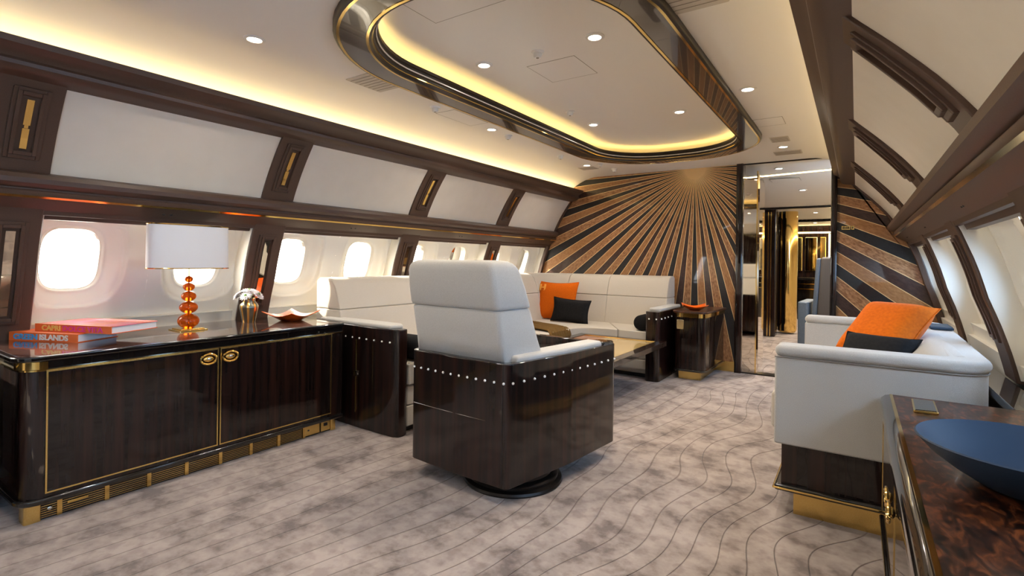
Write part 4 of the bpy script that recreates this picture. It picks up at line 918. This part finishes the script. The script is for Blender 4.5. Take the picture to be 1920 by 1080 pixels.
# U shaped outline: near arm, back, far arm
def upath(o):
    x0, x1, y0, y1 = -.35 , .50 - o, LY0 + o, LY1 - o
    pts = [(x0, y0)]
    cs = rpoly([(x0, y0), (x1, y0), (x1 + .05, y1), (x0, y1)], [0, max(.16 - o, .02), .2 - o if o < .15 else .04, 0], 8)
    return cs
outp = upath(0)
def band(o0, o1, z0, z1):
    a, b = upath(o0), upath(o1); bm = nb_(); n = len(a)
    A0 = [bm.verts.new((*p, z0)) for p in a]; A1 = [bm.verts.new((*p, z1)) for p in a]; B0 = [bm.verts.new((*p, z0)) for p in b]; B1 = [bm.verts.new((*p, z1)) for p in b]
    for k in range(n - 1):
        bm.faces.new((A0[k], A0[k + 1], A1[k + 1], A1[k])); bm.faces.new((B0[k], B1[k], B1[k + 1], B0[k + 1]))
        bm.faces.new((A1[k], A1[k + 1], B1[k + 1], B1[k])); bm.faces.new((A0[k], B0[k], B0[k + 1], A0[k + 1]))
    bm.faces.new((A0[0], A1[0], B1[0], B0[0])); bm.faces.new((A0[-1], B0[-1], B1[-1], A1[-1]))
    return bm
obj('shell', band(0, .14, .365, ZT - .05), GREYC, t, bevel=.012, seg=3)
obj('top_roll', band(-.012, .15, ZT - .052, ZT + .006), GREYC, t, bevel=.027, seg=5)
bm = nb_(); sweep_y(bm, [(.40, .50), (.12, .50), (.16, .62), (.23, .76), (.31, .848), (.36, .876), (.40, .884), (.44, .882), (.45, .84)], LY0 + .14, LY1 - .14, 6); obj('inner_back', bm, GREYC, t, bevel=.02, seg=3)
bm = nb_(); prism(bm, rpoly([(-.385, LY0 + .15), (.36, LY0 + .15), (.40, LY1 - .15), (-.385, LY1 - .15)], [.03, 0, 0, .03], 4), .40, .60); obj('seat_cushion', bm, CREAM, t, bevel=.05, seg=5)
bm = nb_(); box(bm, -.315, .5, LY0 + .02, LY1 - .02, .16, .37); obj('wood_base', bm, EBONY, t)
bm = nb_(); box(bm, -.345, .5, LY0 - .01, LY1 + .01, .125, .16); obj('ledge', bm, BLACKGLOSS, t, bevel=.012)
bm = nb_(); box(bm, -.352, .5, LY0 - .018, LY1 + .01, .138, .147); obj('gold_line', bm, GOLD, t, bevel=.002)
bm = nb_(); box(bm, -.26, .5, LY0 + .05, LY1 - .05, 0, .125); obj('gold_plinth', bm, GOLDB, t)
bm = nb_(); tube(bm, [(p[0], p[1], ZT - .055) for p in upath(-.003)], .0035, 6); obj('seam', bm, SEAM, t)
cushion('scatter_cushion', 'bright orange velvet cushion leaning in the right loveseat', ORANGE, .42, .50, .2, (.145, 4.02, .885), -.62, -.85, ry=.0, bend=.01)
cushion('scatter_cushion', 'black velvet cushion in front of the orange one on the loveseat', BLACKF, .40, .36, .14, (.085, 3.74, .745), -.45, -.75, ry=.0)
t = thing('ribbed_pouch', 'small dark blue ribbed item on the loveseat back behind the orange cushion', 'pouch', (.47, 4.45, .885))
bm = nb_(); box(bm, .41, .53, 4.36, 4.62, .886, .90); obj('body', bm, BLUE, t, bevel=.004)
bm = nb_()
for k in range(8): box(bm, .415, .525, 4.375 + k * .031, 4.39 + k * .031, .90, .906)
obj('ribs', bm, GREYSEAT, t)
# ------------------------------------------------------------------ right console with bowl
t = thing('console_cabinet', 'long burl topped console with gold edge in the right foreground', 'cabinet', (.4, 1.6, 0))
CZ = .70
bm = nb_(); sweep_y(bm, [(.135, CZ), (.118, CZ - .004), (.103, CZ - .018), (.098, CZ - .04), (.104, CZ - .06), (.13, CZ - .065), (.2, CZ - .065), (.2, CZ)], -.6, 2.975); obj('edge_moulding', bm, BLACKGLOSS, t)
bm = nb_(); box(bm, .146, .685, -.6, 2.975, CZ - .04, CZ + .001); obj('top', bm, BURL, t)
bm = nb_(); box(bm, .134, .146, -.6, 2.975, CZ - .03, CZ + .0025); obj('gold_inlay', bm, GOLD, t)
bm = nb_(); box(bm, .125, .683, -.6, 2.975, .14, CZ - .06); obj('body', bm, EBONY, t)
bm = nb_(); box(bm, .10, .683, -.6, 2.965, .10, .14); obj('bottom_moulding', bm, BLACKGLOSS, t, bevel=.01)
bm = nb_(); box(bm, .16, .683, -.6, 2.93, 0, .1); obj('gold_plinth', bm, GOLDB, t)
for k in range(4):
    y0 = -.55 + k * .88; y1 = y0 + .87
    bm = nb_(); box(bm, .112, .126, y0, y1, .16, CZ - .075); d = obj('door', bm, EBONY, t, bevel=.003)
    bm = nb_(); box(bm, .110, .113, y0, y0 + .006, .16, CZ - .075); box(bm, .110, .113, y1 - .006, y1, .16, CZ - .075); obj('gold_edge', bm, GOLDB, d)
    hy_ = y1 - .06 if k % 2 == 0 else y0 + .06
    bm = nb_(); pts = [(.092, hy_ + .04 * math.cos(a * PI / 12), .52 + .027 * math.sin(a * PI / 12)) for a in range(24)]; tube(bm, pts, .006, 8, True); obj('handle_ring', bm, GOLD, d)
    bm = nb_(); ball(bm, (.1, hy_, .52), .028, 8, (.4, 1, .6)); obj('handle_boss', bm, GOLD, d)
t = thing('side_ledge', 'dark wooden shelf along the right wall behind the loveseat', 'shelf', (.65, 4.8, 0))
bm = nb_(); box(bm, .56, .688, 2.98, 6.55, CZ - .04, CZ); obj('top', bm, EBONY, t, bevel=.004)
bm = nb_(); box(bm, .60, .685, 2.99, 6.55, 0, CZ - .04); obj('body', bm, EBONY, t)
t = thing('control_panel', 'small black touch panel in a gold frame on the console', 'control panel', (.245, 2.78, CZ))
def skewbox(bm, pts, z0, z1): return prism(bm, pts, z0, z1)
cpn = [(.200, 2.66), (.282, 2.675), (.290, 2.90), (.208, 2.89)]
bm = nb_(); prism(bm, rpoly(cpn, .006), CZ + .001, CZ + .012); obj('frame', bm, GOLD, t, bevel=.003)
ctr = (.245, 2.78); sc_ = [(ctr[0] + (x - ctr[0]) * .84, ctr[1] + (y - ctr[1]) * .88) for x, y in cpn]
bm = nb_(); prism(bm, sc_, CZ + .012, CZ + .0135); obj('screen', bm, BLACKGLOSS, t)
bm = nb_(); prof = [(0, .0), (.085, 0), (.1, .006), (.16, .042), (.21, .08), (.243, .118), (.239, .121), (.2, .09), (.15, .055), (.09, .028), (0, .02)]
BZ = .118
lathe(bm, prof, (0, 0, 0), 64); bowl = obj('fruit_bowl', bm, BLUE); bowl.location = (.388, 1.905, CZ + .003)
tag(bowl, 'wide shallow matte dark blue bowl on the burl console', 'bowl')
# small gold sign on the wing wall
t = thing('wall_sign', 'tiny gold lettered sign on the sunburst wall right of the doorway', 'sign', (-.08, YF - .01, 1.705))
bm = nb_(); box(bm, -.14, -.06, YF - .012, YF, 1.685, 1.727); obj('plate', bm, GOLDB, t, bevel=.002)
bm = nb_(); box(bm, -.053, -.024, YF - .012, YF, 1.685, 1.727); obj('plate', bm, GOLDB, t, bevel=.002)
bm = nb_()
for x in (-.130, -.113, -.096, -.079, -.044): box(bm, x, x + .010, YF - .0135, YF - .012, 1.696, 1.716)
obj('lettering', bm, RUBBER, t)
